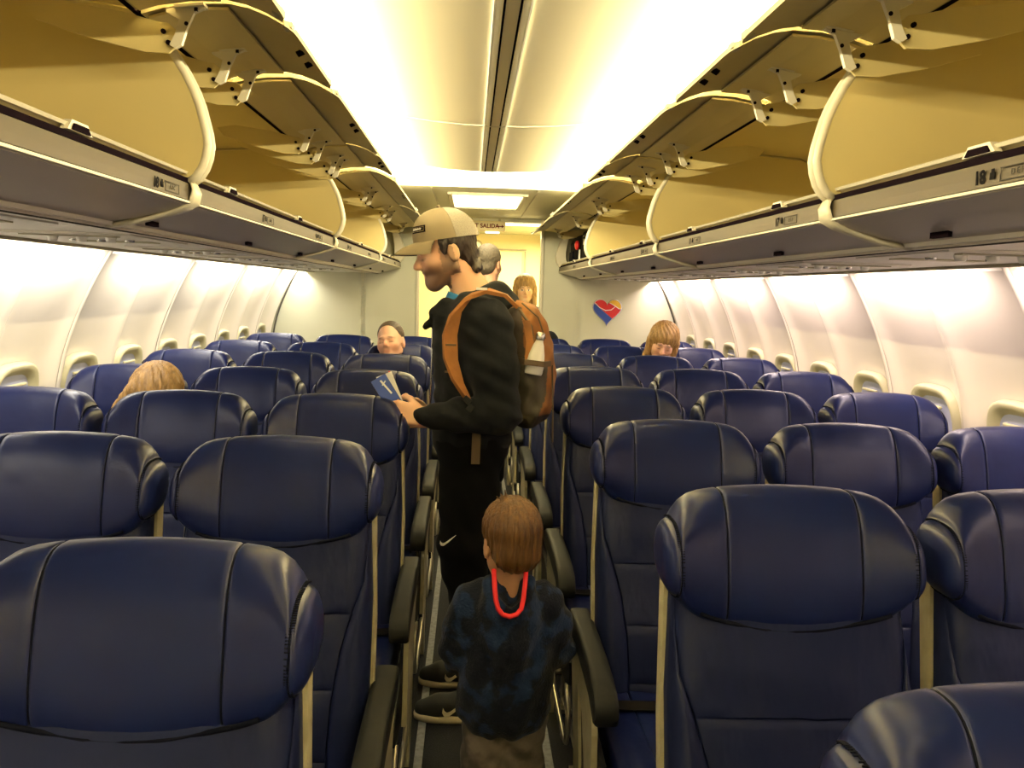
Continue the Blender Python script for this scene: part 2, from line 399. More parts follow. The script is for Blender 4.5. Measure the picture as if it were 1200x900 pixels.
for s, J, nm in ((-1,JL,'left'),(1,JR,'right')):
    for i in range(5):
        y0, y1 = J[i], J[i+1]
        lab = 'open cream overhead bin on the %s side, %s along the aisle' % (nm, ORD[i])
        b = tag(empty('overhead_bin', (0,y0,0)), lab, 'overhead bin', 'open overhead bins above the seats'); L_ = y1-y0
        g0, g1 = .006, L_-.006
        m = MB()
        m.band(mir([(.86,1.606),(1.10,1.612),(1.52,1.62)],s), g0, g1, -.01 if s>0 else .01)
        m.build('bin_base', M['binout'], b)
        # outer bottom curve
        MB().band(mir(BOT[2:],s), g0, g1, .008*s).build('bin_bottom', M['binout'], b, angle=50)
        MB().band(mir([(.682,1.693),(.679,1.672),(.678,1.657)],s), g0, g1, .008*s).build('front_rail', M['rail'], b)
        MB().band(mir([(.6815,1.704),(.681,1.6935)],s), g0, g1, .012*s).build('rubber_strip', M['darkstrip'], b)
        MB().box((s*.680,L_/2,1.6525),(.010,L_-.012,.0045)).build('edge_bead', M['trim'], b)
        MB().band(mir([(.684,1.712),(.690,1.716),(.70,1.706)],s), g0, g1, .006*s).build('lip_edge', M['trim'], b)
        # interior: floor, back, top
        MB().band(mir([(.69,1.704),(.80,1.69),(1.30,1.66),(1.46,1.70),(1.50,1.80),(1.42,1.95),(1.25,2.05),(.95,2.07),(.76,2.045)],s), g0, g1, -.008*s).build('bin_liner', M['bin'], b, angle=30)
        # end dividers with S-shaped front edge and pale trim
        dv = mir(SC_+[(.95,2.06),(1.25,2.04),(1.40,1.95),(1.49,1.80),(1.45,1.70),(1.30,1.665),(.80,1.69)],s)
        for ya, yb, side in ((g0,g0+.014,-1),(g1-.014,g1,1)):
            if i == 4 and side == 1: continue
            MB().prism(dv, 'y', ya, yb).build('divider', M['bin'], b)
            ym = (ya+yb)/2
            MB().tube([(s*x, ym, z) for x,z in SC_], .0095, 8).build('divider_trim', M['trim'], b, smooth=True)
        # strap over the joint under the bin
        if i < 4:
            m = MB()
            pts = [(.676,1.698),(.669,1.678),(.675,1.655),(.700,1.640),(.74,1.627),(.80,1.611),(.862,1.600)]; wd = [.020,.030,.034,.026,.018,.014,.012]
            m.loft([[(s*x,L_-w_,z),(s*(x-.004),L_-w_*.6,z-.005),(s*(x-.004),L_+w_*.6,z-.005),(s*x,L_+w_,z),(s*(x+.012),L_,z+.006)] for (x,z),w_ in zip(pts,wd)]).build('joint_strap', M['trim'], b, smooth=True)
        else:
            # rounded end fairing against the bulkhead
            m = MB(); R_ = []
            for t in range(7):
                a = t/6*PI/2; k = .05*math.sin(a)
                R_.append([(s*(x-(0 if False else 0)+k*.6), L_-.10+.10*math.sin(a)+0*z, z) for x,z in [(.636,1.775),(.644,1.74),(.66,1.712),(.676,1.69),(.674,1.655)]]+[(s*(x+k*.6),L_-.10+.10*math.sin(a),z) for x,z in [(.70,1.655),(.715,1.70),(.70,1.74),(.695,1.775)]])
            MB().prism(mir(SC_+[(.80,2.01),(.755,1.957),(.735,1.90),(.725,1.83),(.725,1.77),(.74,1.72),(.76,1.70)],s), 'y', L_-.10, L_-.012).build('end_fairing', M['trim'], b, angle=30)
        # row plates and latches
        rr = [(1.2 if s > 0 else 1.615)+.807*k for k in range(-3,8)]
        num = 18
        for k, yr in enumerate(rr):
            if not (y0+.05 < yr < y1-.2): continue
            row = 18-(k-3)
            if row < 12: continue
            # printed on the slanted front rail, read from the aisle
            rot = (PI/2, 0, -PI/2*s) ; base = Matrix.Rotation(-s*PI/2, 4, 'Z') @ Matrix.Rotation(PI/2+.04, 4, 'X')
            o = text_mesh('row_number', str(row), (.027), M['black'], b, (s*.6770,yr-y0,1.6710), (0,0,0), .0002, .0011)
            o.rotation_euler = base.to_euler()
            m = MB(); dd = -1 if s > 0 else 1
            m.box((s*.6770,yr-y0-s*.030,1.6710),(.001,.012,.010)); m.box((s*.6770,yr-y0-s*.030,1.6785),(.001,.006,.005)); m.build('seat_pictogram', M['black'], b)
            m = MB(); yc_ = yr-y0-s*.085
            for a_, w_, h_ in ((0,.072,.0012),):
                m.box((s*.6770,yc_,1.6800),(.001,.076,.0016)); m.box((s*.6770,yc_,1.6620),(.001,.076,.0016))
                m.box((s*.6770,yc_-.037,1.6710),(.001,.0016,.018)); m.box((s*.6770,yc_+.037,1.6710),(.001,.0016,.018))
            m.build('seat_letter_frame', M['grey'], b)
            o = text_mesh('seat_letters', 'D E F' if s > 0 else 'A B C', .012, M['grey'], b, (s*.6768,yc_,1.6710), (0,0,0), .0004)
            o.rotation_euler = base.to_euler()
            if k % 1 == 0:
                yl = yr-y0+.01 if s > 0 else yr-y0-.30
                if .1 < yl < L_-.1:
                    m = MB(); m.prism([(yl-.040,1.706),(yl-.026,1.722),(yl+.026,1.722),(yl+.040,1.706)], 'x', s*.683-.006, s*.683+.006); lt = m.build('latch_keeper', M['trim'], b)
                    m = MB(); m.prism([(yl-.030,1.707),(yl-.022,1.717),(yl+.022,1.717),(yl+.030,1.707)], 'x', s*.677-.003, s*.677+.003); m.build('latch_slot', M['darkstrip'], lt)
            m = MB(); m.box((s*.80,yr-y0+.30,1.6125),(.008,.06,.012),R=Matrix.Rotation(.0,3,'Y')); m.build('catch_slot', M['darkstrip'], b)
        MB().band(mir([(.700,1.998),(.735,2.035),(.78,2.058),(.90,2.085)],s), g0, g1, .006*s).build('hinge_light_seal', M['bin'], b)  # added band closing the hinge gap so cove light cannot leak in
        # hinge rod
        MB().tube([(s*.712,.02,1.985),(s*.712,L_-.02,1.985)], .006, 8).build('hinge_rod', M['darkstrip'], b, smooth=True)
        # doors of this bin
        for d0, d1 in DOORS:
            dm = (d0+d1)/2
            if not (y0 <= dm < y1): continue
            dr_ = [(x,z) for x,z in DP]
            far = d0 > 3.6
            if far: dr_ = [(x+.004, z-.006*(k/6)) for k,(x,z) in enumerate(dr_)]
            a0, a1 = d0-y0, d1-y0
            # corners rounded towards the free edge
            P_ = mir(dr_,s); m = MB(); rings = []
            ny = 14
            for q in range(ny+1):
                yy = a0+(a1-a0)*q/ny
                rings.append(yy)
            nP = len(P_)
            def ring(yy, shr):
                top = [(x, yy, z) for x,z in P_]; 
                return top
            V_=[];F_=[]
            ylist = [0,.008,.02,.04,.08]+[.08+(1-.16)*t/6 for t in range(1,6)]+[.92,.96,.98,.992,1]
            Lw = a1-a0
            yl_ = [0,.01,.03,.06]+[.06+(Lw-.12)*t/6 for t in range(1,6)]+[Lw-.06,Lw-.03,Lw-.01,Lw]
            for yy in yl_:
                e = min(yy, Lw-yy); cut = max(0, .012*(1-(e/.05))**2) if e < .05 else 0
                pr = [(x - s*0, z) for x,z in P_]
                # pull free edge back near the corners
                pr = [(x+s*cut*(k/(nP-1))**3, z+cut*.25*(k/(nP-1))**3) for k,(x,z) in enumerate(pr)]
                up = [(x, z+.012) for x,z in pr]
                V_.append([(x,a0+yy,z) for x,z in pr]+[(x,a0+yy,z) for x,z in up[::-1]])
            m.loft(V_)
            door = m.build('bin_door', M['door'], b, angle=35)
            m = MB(); m.band([(x,z-.0035) for x,z in mir([(.694,1.984),(.66,1.9945),(.60,2.0045),(.545,2.0065)],s)], a0+.012, a1-.012, .005*s); m.build('inner_liner', M['bin'], door)
            m = MB()
            for yy in (a0+.03*1, a1-.03):
                m.box((s*.436,yy,1.978),(.020,.030,.014),ch=.003)
            tag(m.build('edge_bumper', M['shell'], door), kind='stuff')
            m = MB()
            for yy in ((a0+a1)/2-.05,(a0+a1)/2+.04): m.box((s*.447,yy,1.9735),(.016,.022,.006),R=Matrix.Rotation(s*.45,3,'Y'))
            tag(m.build('scuffed_catch', M['darkstrip'], door), kind='stuff')
            for yb_ in BR[s]:
                if not (d0 <= yb_ <= d1): continue
                y_ = yb_-y0
                m = MB()
                m.prism(mir([(.585,2.001),(.655,1.990),(.655,1.984),(.632,1.972),(.640,1.944),(.650,1.926),(.640,1.920),(.628,1.926),(.618,1.955),(.604,1.985),(.585,1.994)],s), 'y', y_-.005, y_+.005)
                m.box((s*.610,y_,1.996),(.055,.030,.006),R=Matrix.Rotation(s*.13,3,'Y'))
                ar = m.build('hinge_arm', M['trim'], door)
                m = MB()
                pl = [(.636,1.932),(.640,1.955),(.655,1.968),(.675,1.970),(.74,1.985),(.86,2.0),(.92,1.99),(.90,1.965),(.80,1.935),(.70,1.914),(.655,1.914)]
                m.prism(mir(pl,s), 'y', y_+.007, y_+.013); m.build('link_plate', M['bin'], ar)
                m = MB()
                for (x,z) in ((.655,1.932),(.664,1.952)): m.tube([(s*x,y_+.002,z),(s*x,y_+.008,z)], .0045, 8)
                for (x,yo) in ((.60,-.004),(.628,.008)): m.tube([(s*x,y_+yo,1.996),(s*x,y_+yo,1.988)], .004, 8)
                m.tube([(s*.618,y_-.006,1.965),(s*.618,y_+.006,1.965)], .004, 8)
                tag(m.build('rivet', M['darkstrip'], ar), kind='stuff')

# things inside the last right bin
t = tag(empty('travel_bag', (.93,6.02,1.70)), 'black travel bag in the farthest open bin on the right', 'bag')
m = MB(); m.box((.03,0,.14),(.36,.90,.26),ch=.05); m.build('bag_body', M['black'], t, smooth=True)
m = MB(); m.tube([(-.155,-.12,.18),(-.175,-.10,.20),(-.175,.08,.20),(-.155,.10,.18)], .010, 8); m.build('handle', M['arm'], t, smooth=True)
m = MB(); m.box((-.155,.22,.17),(.006,.07,.045)); m.build('address_label', M['shell'], t)
t = tag(empty('backpack', (.93,6.76,1.70)), 'black backpack behind the red pouch in the farthest right bin', 'bag')
m = MB(); m.box((0,0,.13),(.34,.50,.25),ch=.07); m.build('bag_body', M['black'], t, smooth=True)
m = MB(); m.box((-.17,.05,.07),(.03,.22,.10),ch=.012); m.build('front_pocket', M['seam'], t)
o = MB().sphere((0,0,0),.034,12,sc=(.6,1,1.1)).build('red_pouch', M['red'], None, smooth=True); o.location = (.752,6.46,1.853); tag(o, 'small round red pouch clipped to the black bag in the right bin', 'pouch')
o = MB().box((0,0,0),(.010,.030,.085),ch=.003).build('white_tag', M['white']); o.location = (.765,6.40,1.775); tag(o, 'white baggage tag hanging under the red pouch in the right bin', 'tag')

# ------------------------------------------------------------------ seats (local frame: sitter faces -y, headrest top at y=0, z=1.14)
LEAN = .25
def hr_dims(x):
    a = min(abs(x),.206)
    zt = 1.142-.006*(a/.117)**2-(.105*((a-.12)/.106)**4.5 if a > .12 else 0)
    zb = .893+.050*(a/.2)**2+(.045*((a-.13)/.096)**3 if a > .13 else 0)
    yf = -.062-.030*max(0,(a-.09)/.12)**1.5 if a <= .21 else -.062-.030
    return zt, zb, yf, .045
def ring_hr(x, sq=1.0, dn=0.0, n=44):
    zt, zb, yf, yb = hr_dims(x); cz = (zt+zb)/2; hz = (zt-zb)/2*sq-dn; cy = (yf+yb)/2+(1-sq)*.006; hy = (yb-yf)/2*(.25+.75*sq)-dn
    R = []
    for k in range(n):
        a = 2*PI*k/n; c, t = math.cos(a), math.sin(a); e = .72
        y = cy+hy*math.copysign(abs(c)**e, c); z = cz+hz*math.copysign(abs(t)**e, t)
        R.append((x, y-LEAN*(1.14-z), z))
    return R
def headrest():
    xs = []
    for a in (.0,.03,.06,.09,.105,.112,.1150,.1170,.1190,.122,.13,.15,.17,.185,.196,.2010,.2030,.2050,.209,.2125,.216,.219,.2215,.2235,.225,.2262,.2270,.2274):
        dn = .0035 if abs(a-.117) < .0005 else (.0012 if abs(a-.117) < .003 else (.0030 if abs(a-.203) < .0005 else 0))
        sq = 1 if a < .206 else math.sqrt(1-(.93*(a-.2055)/.022)**2)
        xs.append((a, sq, dn))
    xs = [(-a,q,d) for a,q,d in xs[:0:-1]]+xs
    return MB().loft([ring_hr(x,q,d) for x,q,d in xs])
def hr_seams():
    m = MB()
    for a in (-.117,.117): m.tube(ring_hr(a,1,.0025), .0017, 6, closed=True)
    for a in (-.203,.203): m.tube(ring_hr(a,1,.0022), .0015, 6, closed=True)
    for a in (-.203,.203):
        r = ring_hr(a,1,.0015,110)
        for p in r:
            if p[1] < .02-LEAN*(1.14-p[2]): m.box(p, (.011,.0016,.0016), ch=0)
    # piping under the lower edge
    pts = [ring_hr(-.165+.33*i/24,1,-.0015,72)[46] for i in range(25)]
    m.tube(pts, .004, 6)
    return m
def xs_(z):
    T = [(.36,.135),(.50,.132),(.60,.138),(.70,.152),(.78,.175),(.84,.196),(.90,.200),(1.0,.200)]
    for (a,b),(c,d) in zip(T,T[1:]):
        if z <= c: return b+(d-b)*max(0,(z-a)/(c-a))
    return .2
def backrest():
    rows = sorted(set([.37,.40,.44]+[round(.46+.02*i,3) for i in range(28)]+[q+d for q in (.48,.625,.775) for d in (-.004,-.0015,0,.0015,.004)]))
    rings = []
    for z in rows:
        w = .213-.012*max(0,(z-.8)/.2); sx = xs_(z); us = []
        for t in (0,.2,.4,.6,.8,.92,.97,.985,1.0): us.append(sx*t)
        for t in (.06,.12,.25,.4,.55,.7,.82,.92,.98,1.0): us.append(sx+(w-sx)*t)
        X = [-u for u in us[:0:-1]]+us
        R = []
        hs = min(abs(z-q) for q in (.48,.625,.775))
        for x in X:
            a = abs(x); inn = a < sx-.0005
            f = .008*math.cos(min(1,a/sx)*PI/2) if inn else .016*math.sin(min(1,max(0,(a-sx)/(w-sx)))*PI)**.7*min(1,(w-sx)/.03)
            if hs < .005 and inn: f -= .005*(1-hs/.005)*(1-(a/sx)**8)
            if abs(a-sx) < .0006: f -= .005
            edge = max(0,(a-(w-.03))/.03); f -= .034*edge**2.4
            if inn or a < w-.04:
                k = max(0,min(1,(z-.70)/.12))*max(0,min(1,(.93-z)/.05))
                f += .0035*k*(math.sin(x*95+z*21)+.7*math.sin(x*150-z*45+1.3))
                f += .0015*math.sin(x*40+z*60)*math.sin(z*30+x*12)
            lum = -.012*math.exp(-((z-.60)/.12)**2)
            R.append((x, -.045-f+lum-LEAN*(1.14-z), z))
        yb = .020
        R += [(w, yb-LEAN*(1.14-z), z), (-w, yb-LEAN*(1.14-z), z)]
        rings.append(R)
    return MB().loft(rings)
def shell():
    rings = []
    for z in (.34,.36,.45,.55,.65,.75,.85,.93,.98,1.00):
        w = .223-.010*max(0,(z-.75)/.25)-(.01 if z in (.34,1.0) else 0)
        y = -LEAN*(1.14-z)
        rings.append([(-w,y+.018,z),(-w+.004,y+.010,z),(w-.004,y+.010,z),(w,y+.018,z),(w-.004,y+.045,z),(w-.05,y+.062,z),(-w+.05,y+.062,z),(-w+.004,y+.045,z)])
    return MB().loft(rings)
def cushion():
    rings = []
    for t in (-1,-.985,-.95,-.88,-.64,-.62,-.60,-.3,0,.3,.60,.62,.64,.88,.95,.985,1):
        x = .218*t; e = max(0,(abs(t)-.85)/.15)**2; g = .004 if abs(abs(t)-.62) < .005 else 0
        z1 = .462-.025*e-g+.010*abs(t); z0 = .35; yb = -.195; yf = -.665+.02*e
        rings.append([(x,yb,z0),(x,yb,z1-.004),(x,-.30,z1-.006-g),(x,-.42,z1),(x,-.55,z1+.004),(x,-.63,z1-.002),(x,yf+.015,z1-.028),(x,yf,z1-.060),(x,yf+.012,z0+.012),(x,yf+.05,z0)])
    return MB().loft(rings)
def arm_cap():
    pr = [(-.035,.612),(-.20,.616),(-.34,.614),(-.43,.606),(-.482,.594),(-.508,.574),(-.516,.548),(-.508,.528),(-.486,.520),(-.455,.530),(-.41,.548),(-.30,.556),(-.035,.562)]
    cy = sum(p[0] for p in pr)/len(pr); cz = sum(p[1] for p in pr)/len(pr); R = []
    for x, k in ((-.027,.80),(-.0265,.90),(-.022,.985),(-.012,1),(.012,1),(.022,.985),(.0265,.90),(.027,.80)):
        R.append([(x, y+(cy-y)*(1-k)*.12, z+(cz-z)*(1-k)*1.0) for y,z in pr])
    return MB().loft(R)
ROOT = empty('airline_seat')
def core():
    r = ROOT
    h = headrest().build('headrest', M['leather'], r, angle=60); hr_seams().build('seam_stitching', M['seam'], h, smooth=True)
    backrest().build('backrest', M['leather2'], r, angle=40)
    shell().build('back_shell', M['shell'], r, angle=40)
    c = cushion().build('seat_cushion', M['leather'], r, angle=45)
    MB().box((0,-.44,.325),(.43,.46,.05),ch=.01).build('seat_pan', M['arm'], r)
    m = MB(); m.tube([(-.20,-.28,.30),(-.20,-.24,.15),(-.20,-.20,.012)], .014, 8); m.box((-.20,-.20,.008),(.05,.08,.016)); m.build('seat_leg', M['metal'], r, angle=40)
    m = MB(); m.tube([(-.20,-.56,.30),(-.20,-.60,.15),(-.20,-.62,.012)], .014, 8); m.box((-.20,-.62,.008),(.05,.08,.016)); m.build('seat_leg', M['metal'], r, angle=40)
    m = MB(); m.tube([(.20,-.28,.30),(.20,-.20,.012)], .014, 8); m.tube([(.20,-.56,.30),(.20,-.62,.012)], .014, 8); m.tube([(-.20,-.21,.05),(-.20,-.60,.05)], .009, 6); m.build('seat_leg', M['metal'], r, angle=40)
    # belt lying across the cushion
    m = MB(); m.band([(-.205,.44),(-.20,.472),(-.15,.470),(0,.469),(.10,.470),(.16,.471),(.20,.474),(.206,.44)], -.33, -.285, .003)
    bl = m.build('seat_belt', M['black'], r)
    m = MB(); m.box((.0,-.31,.478),(.075,.052,.014),ch=.005); m.box((.0,-.31,.486),(.05,.03,.006),ch=.002); m.build('buckle', M['metal'], bl)
    # seatback table and pocket on the rear
    R = Matrix.Rotation(-math.atan(LEAN),3,'X')
    t = MB().box((0,.070-LEAN*.36,.78),(.38,.016,.24),R=R,ch=.008).build('tray_table', M['shell'], r)
    MB().box((0,.082-LEAN*.24,.905),(.05,.012,.018),R=R,ch=.003).build('latch', M['arm'], t)
    MB().box((0,.072-LEAN*.62,.52),(.36,.02,.18),R=R,ch=.008).build('seat_pocket', M['leather2'], r)
core()
PROTO = {}
def variant(s, kind):
    """s: +1 seat stands right of the aisle (aisle side is -x), -1 left of it"""
    r = ROOT if not PROTO else copy_tree(ROOT_CORE)
    ax = -s*.242
    a = arm_cap().build('armrest', M['arm'], r, angle=45); a.location.x = ax
    m = MB(); m.box((0,-.075,.52),(.022,.07,.13),ch=.004); m.tube([(-.014,-.07,.57),(.014,-.07,.57)], .020, 12); m.build('arm_pivot', M['shell'], a, angle=40)
    if kind == 'aisle':
        o = -s*1
        m = MB(); X0 = ax-s*.010
        m.prism([(-.10,.560),(-.44,.545),(-.462,.48),(-.470,.40),(-.500,.285),(-.440,.262),(-.395,.275),(-.36,.36),(-.30,.45),(-.20,.50),(-.10,.52)], 'x', min(X0,X0-s*.014), max(X0,X0-s*.014))
        m.build('arm_side_panel', M['shell'], r)
        m = MB(); X1 = ax+s*.004
        m.prism([(-.14,.47),(-.62,.425),(-.685,.40),(-.69,.335),(-.60,.30),(-.46,.29),(-.30,.25),(-.20,.10),(-.15,.10),(-.16,.30)], 'x', min(X1,X1-s*.012), max(X1,X1-s*.012))
        m.build('end_panel', M['arm'], r)
        m = MB(); m.prism([(-.16,.47),(-.05,.47+.10),(-.03,.46),(-.12,.28),(-.17,.10),(-.21,.012),(-.25,.012),(-.24,.10),(-.23,.28)], 'x', min(X1,X1-s*.02), max(X1,X1-s*.02)); m.build('end_leg', M['shell'], r)
        m = MB(); xb = ax-s*.006
        m.tube([(xb,-.20,.27),(xb,-.24,.16),(xb,-.30,.135),(xb,-.60,.125),(xb,-.66,.14),(xb,-.69,.19),(xb,-.68,.26),(xb,-.64,.315)], .0085, 8); m.build('baggage_bar', M['metal'], r, smooth=True)
        m = MB(); m.box((ax-s*.030,-.30,.585),(.004,.16,.02),ch=.001); m.build('recline_plate', M['shell'], a) if False else None
    if kind == 'window':
        b = arm_cap().build('armrest', M['arm'], r, angle=45); b.location.x = s*.238
    return r
ROOT_CORE = copy_tree(ROOT)      # kept aside only to copy from; removed at the end
ROWS = {-1:[(1,1.081,.002),(2,1.849,.002),(3,2.625,0),(4,3.408,.001),(5,4.123,.010),(6,5.030,-.001),(7,5.917,-.005)],
        1:[(0,.706,-.011),(1,1.408,.011),(2,2.200,.003),(3,2.956,.005),(4,3.675,.011),(5,4.552,.002),(6,5.514,-.011),(7,6.30,-.010)]}
ordw = ['nearest','second-nearest','third-nearest','fourth','fifth','sixth','seventh','eighth']
for s in (-1, 1):
    side = 'left' if s < 0 else 'right'
    for ki, kind in enumerate(('aisle','middle','window')):
        for n_, (k, Y, dh) in enumerate(ROWS[s]):
            if s > 0 and k == 0 and kind == 'window': continue
            if s < 0 and k == 1 and kind == 'window': continue
            key = (s, kind)
            if key not in PROTO: PROTO[key] = variant(s, kind); o = PROTO[key]
            else: o = copy_tree(PROTO[key])
            o.location = (s*(.490+.4842*ki), Y, 0); o.scale = (1,1,1+dh/1.14)
            idx = k if s > 0 else k-1
            row = ordw[idx]
            ex = None; ex = ''
            tag(o, 'navy leather %s seat in the %s row %s of the aisle%s' % (kind, row, side, ex), 'seat', 'navy airline seats')
def wipe(o):
    for c in kids(o): wipe(c)
    bpy.data.objects.remove(o)
wipe(ROOT_CORE)

# ------------------------------------------------------------------ figures: smooth-union distance fields meshed by surface nets
def rotm(yaw=0, pitch=0, roll=0):
    """head/trunk frame facing -y; yaw about z, pitch > 0 looks down, roll about the facing axis"""
    return np.array(Matrix.Rotation(math.radians(yaw),3,'Z') @ Matrix.Rotation(math.radians(pitch),3,'X') @ Matrix.Rotation(math.radians(roll),3,'Y'))
class Vox:
    def __init__(s, lo, hi, h):
        s.lo = np.array(lo,float); s.h = h; s.n = [int(math.ceil((b-a)/h))+1 for a,b in zip(lo,hi)]
        s.d = np.full(s.n, .5, np.float32)
    def sub(s, lo, hi):
        a = [max(0,int((lo[i]-s.lo[i])/s.h)) for i in range(3)]; b = [min(s.n[i],int((hi[i]-s.lo[i])/s.h)+2) for i in range(3)]
        if any(b[i] <= a[i] for i in range(3)): return None
        sl = tuple(slice(a[i],b[i]) for i in range(3))
        g = [(s.lo[i]+s.h*np.arange(a[i],b[i])).astype(np.float32) for i in range(3)]
        return sl, g[0][:,None,None], g[1][None,:,None], g[2][None,None,:]
    def op(s, lo, hi, fn, k, cut=False):
        m = k+3*s.h
        r = s.sub(np.array(lo)-m, np.array(hi)+m)
        if r is None: return s
        sl, X, Y, Z = r; d = fn(X,Y,Z).astype(np.float32); a = s.d[sl]
        if cut: d = -d; t = np.clip(.5-.5*(d-a)/k,0,1) if k else (a > d); s.d[sl] = (d*(1-t)+a*t+k*t*(1-t)) if k else np.maximum(a,d)
        else:
            t = np.clip(.5+.5*(a-d)/k,0,1); s.d[sl] = a*(1-t)+d*t-k*t*(1-t)
        return s
    def cap(s, a, b, ra, rb, k=.02, cut=False, sc=None):
        a = np.array(a,float); b = np.array(b,float); S = np.array(sc if sc is not None else (1,1,1),float)
        A, B = a/S, b/S; ba = B-A; L2 = float(ba@ba)+1e-12; R = max(ra,rb)*S.max()/min(1,S.min()) if sc is not None else max(ra,rb)
        def fn(X,Y,Z):
            px, py, pz = X/S[0]-A[0], Y/S[1]-A[1], Z/S[2]-A[2]
            t = np.clip((px*ba[0]+py*ba[1]+pz*ba[2])/L2,0,1)
            return (np.sqrt((px-t*ba[0])**2+(py-t*ba[1])**2+(pz-t*ba[2])**2)-(ra+(rb-ra)*t))*S.min()
        RR = max(ra,rb)*S
        return s.op(np.minimum(a,b)-RR, np.maximum(a,b)+RR, fn, k, cut)
    def ell(s, c, r, R=None, k=.02, cut=False):
        c = np.array(c,float); r = np.array(r,float); Rm = np.eye(3) if R is None else np.array(R); m = r.max()
        def fn(X,Y,Z):
            x, y, z = X-c[0], Y-c[1], Z-c[2]
            q = [(Rm[0,i]*x+Rm[1,i]*y+Rm[2,i]*z)/r[i] for i in range(3)]
            k0 = np.sqrt(q[0]**2+q[1]**2+q[2]**2)+1e-9; k1 = np.sqrt((q[0]/r[0])**2+(q[1]/r[1])**2+(q[2]/r[2])**2)+1e-9
            return k0*(k0-1)/k1
        return s.op(c-m, c+m, fn, k, cut)
    def chain(s, pts, k=.02, sc=None):
        for (a,ra),(b,rb) in zip(pts, pts[1:]): s.cap(a,b,ra,rb,k,sc=sc)
        return s
    def plane(s, p, n, k=0):      # keep the side the normal points away from
        g = [(s.lo[i]+s.h*np.arange(s.n[i])).astype(np.float32) for i in range(3)]
        n = np.array(n,float); n = n/np.linalg.norm(n)
        d = (g[0][:,None,None]-p[0])*n[0]+(g[1][None,:,None]-p[1])*n[1]+(g[2][None,None,:]-p[2])*n[2]
        if k: t = np.clip(.5-.5*(d-s.d)/k,0,1); s.d = (d*(1-t)+s.d*t+k*t*(1-t)).astype(np.float32)
        else: s.d = np.maximum(s.d, d).astype(np.float32)
        return s
    def fold(s, fn):
        g = [(s.lo[i]+s.h*np.arange(s.n[i])).astype(np.float32) for i in range(3)]
        m = np.abs(s.d) < .05; dd = fn(g[0][:,None,None], g[1][None,:,None], g[2][None,None,:])
        s.d = np.where(m, s.d+dd, s.d).astype(np.float32); return s
    def build(s, name, mats, parent=None, tint=None, smooth_it=1):
        d = s.d; ins = d < 0; n0, n1, n2 = d.shape
        d[0] = d[-1] = .1; d[:,0] = d[:,-1] = .1; d[:,:,0] = d[:,:,-1] = .1; ins = d < 0
        cnt = np.zeros((n0-1,n1-1,n2-1), np.int8)
        for i in (0,1):
            for j in (0,1):
                for l in (0,1): cnt += ins[i:n0-1+i, j:n1-1+j, l:n2-1+l]
        act = (cnt > 0) & (cnt < 8); idx = np.full(act.shape, -1, np.int64); I = np.argwhere(act); idx[act] = np.arange(len(I))
        acc = np.zeros((len(I),3)); num = np.zeros(len(I))
        for ax in range(3):
            o1, o2 = [q for q in range(3) if q != ax]
            for u in (0,1):
                for v in (0,1):
                    p = I.copy(); p[:,o1] += u; p[:,o2] += v; q = p.copy(); q[:,ax] += 1
                    a = d[p[:,0],p[:,1],p[:,2]]; b = d[q[:,0],q[:,1],q[:,2]]; m = (a < 0) != (b < 0)
                    t = np.where(m, a/np.where(m,a-b,1), 0); pos = p.astype(float); pos[:,ax] += t
                    acc[m] += pos[m]; num[m] += 1
        V = acc/num[:,None]*s.h+s.lo; F = []
        for ax in range(3):
            o1, o2 = (ax+1)%3, (ax+2)%3
            sl0 = [slice(0,k) for k in d.shape]; sl1 = list(sl0); sl0[ax] = slice(0,d.shape[ax]-1); sl1[ax] = slice(1,d.shape[ax])
            ch = ins[tuple(sl0)] != ins[tuple(sl1)]; E_ = np.argwhere(ch)
            E_ = E_[(E_[:,o1] > 0) & (E_[:,o2] > 0) & (E_[:,o1] < d.shape[o1]-1) & (E_[:,o2] < d.shape[o2]-1)]
            fl = ins[tuple(sl0)][E_[:,0],E_[:,1],E_[:,2]]; q = []
            for u,v in ((0,0),(1,0),(1,1),(0,1)):
                p = E_.copy(); p[:,o1] -= u; p[:,o2] -= v; q.append(idx[p[:,0],p[:,1],p[:,2]])
            q = np.stack(q,1); q[~fl] = q[~fl][:,::-1]; F.append(q)
        F = np.concatenate(F); F = F[(F >= 0).all(1)]
        # light relaxation
        for _ in range(smooth_it):
            S_ = np.zeros_like(V); C_ = np.zeros(len(V))
            for a,b in ((0,1),(1,2),(2,3),(3,0)):
                np.add.at(S_, F[:,a], V[F[:,b]]); np.add.at(C_, F[:,a], 1); np.add.at(S_, F[:,b], V[F[:,a]]); np.add.at(C_, F[:,b], 1)
            V = V*.5+.5*S_/np.maximum(C_,1)[:,None]
        me = bpy.data.meshes.new(name); me.vertices.add(len(V)); me.vertices.foreach_set('co', V.ravel())
        me.loops.add(F.size); me.loops.foreach_set('vertex_index', F.ravel().astype(np.int32))
        me.polygons.add(len(F)); me.polygons.foreach_set('loop_start', np.arange(0,F.size,4,dtype=np.int32)); me.polygons.foreach_set('loop_total', np.full(len(F),4,np.int32))
        me.update(calc_edges=True); me.polygons.foreach_set('use_smooth', [True]*len(F))
        for m in (mats if isinstance(mats,(list,tuple)) else [mats]): me.materials.append(m)
        if tint is not None:
            c = tint(V); at = me.color_attributes.new('tint','FLOAT_COLOR','POINT')
            at.data.foreach_set('color', np.concatenate([c,np.ones((len(c),1))],1).ravel().astype(np.float32))
        o = bpy.data.objects.new(name, me); COL.objects.link(o)
        if parent is not None: o.parent = parent
        return o

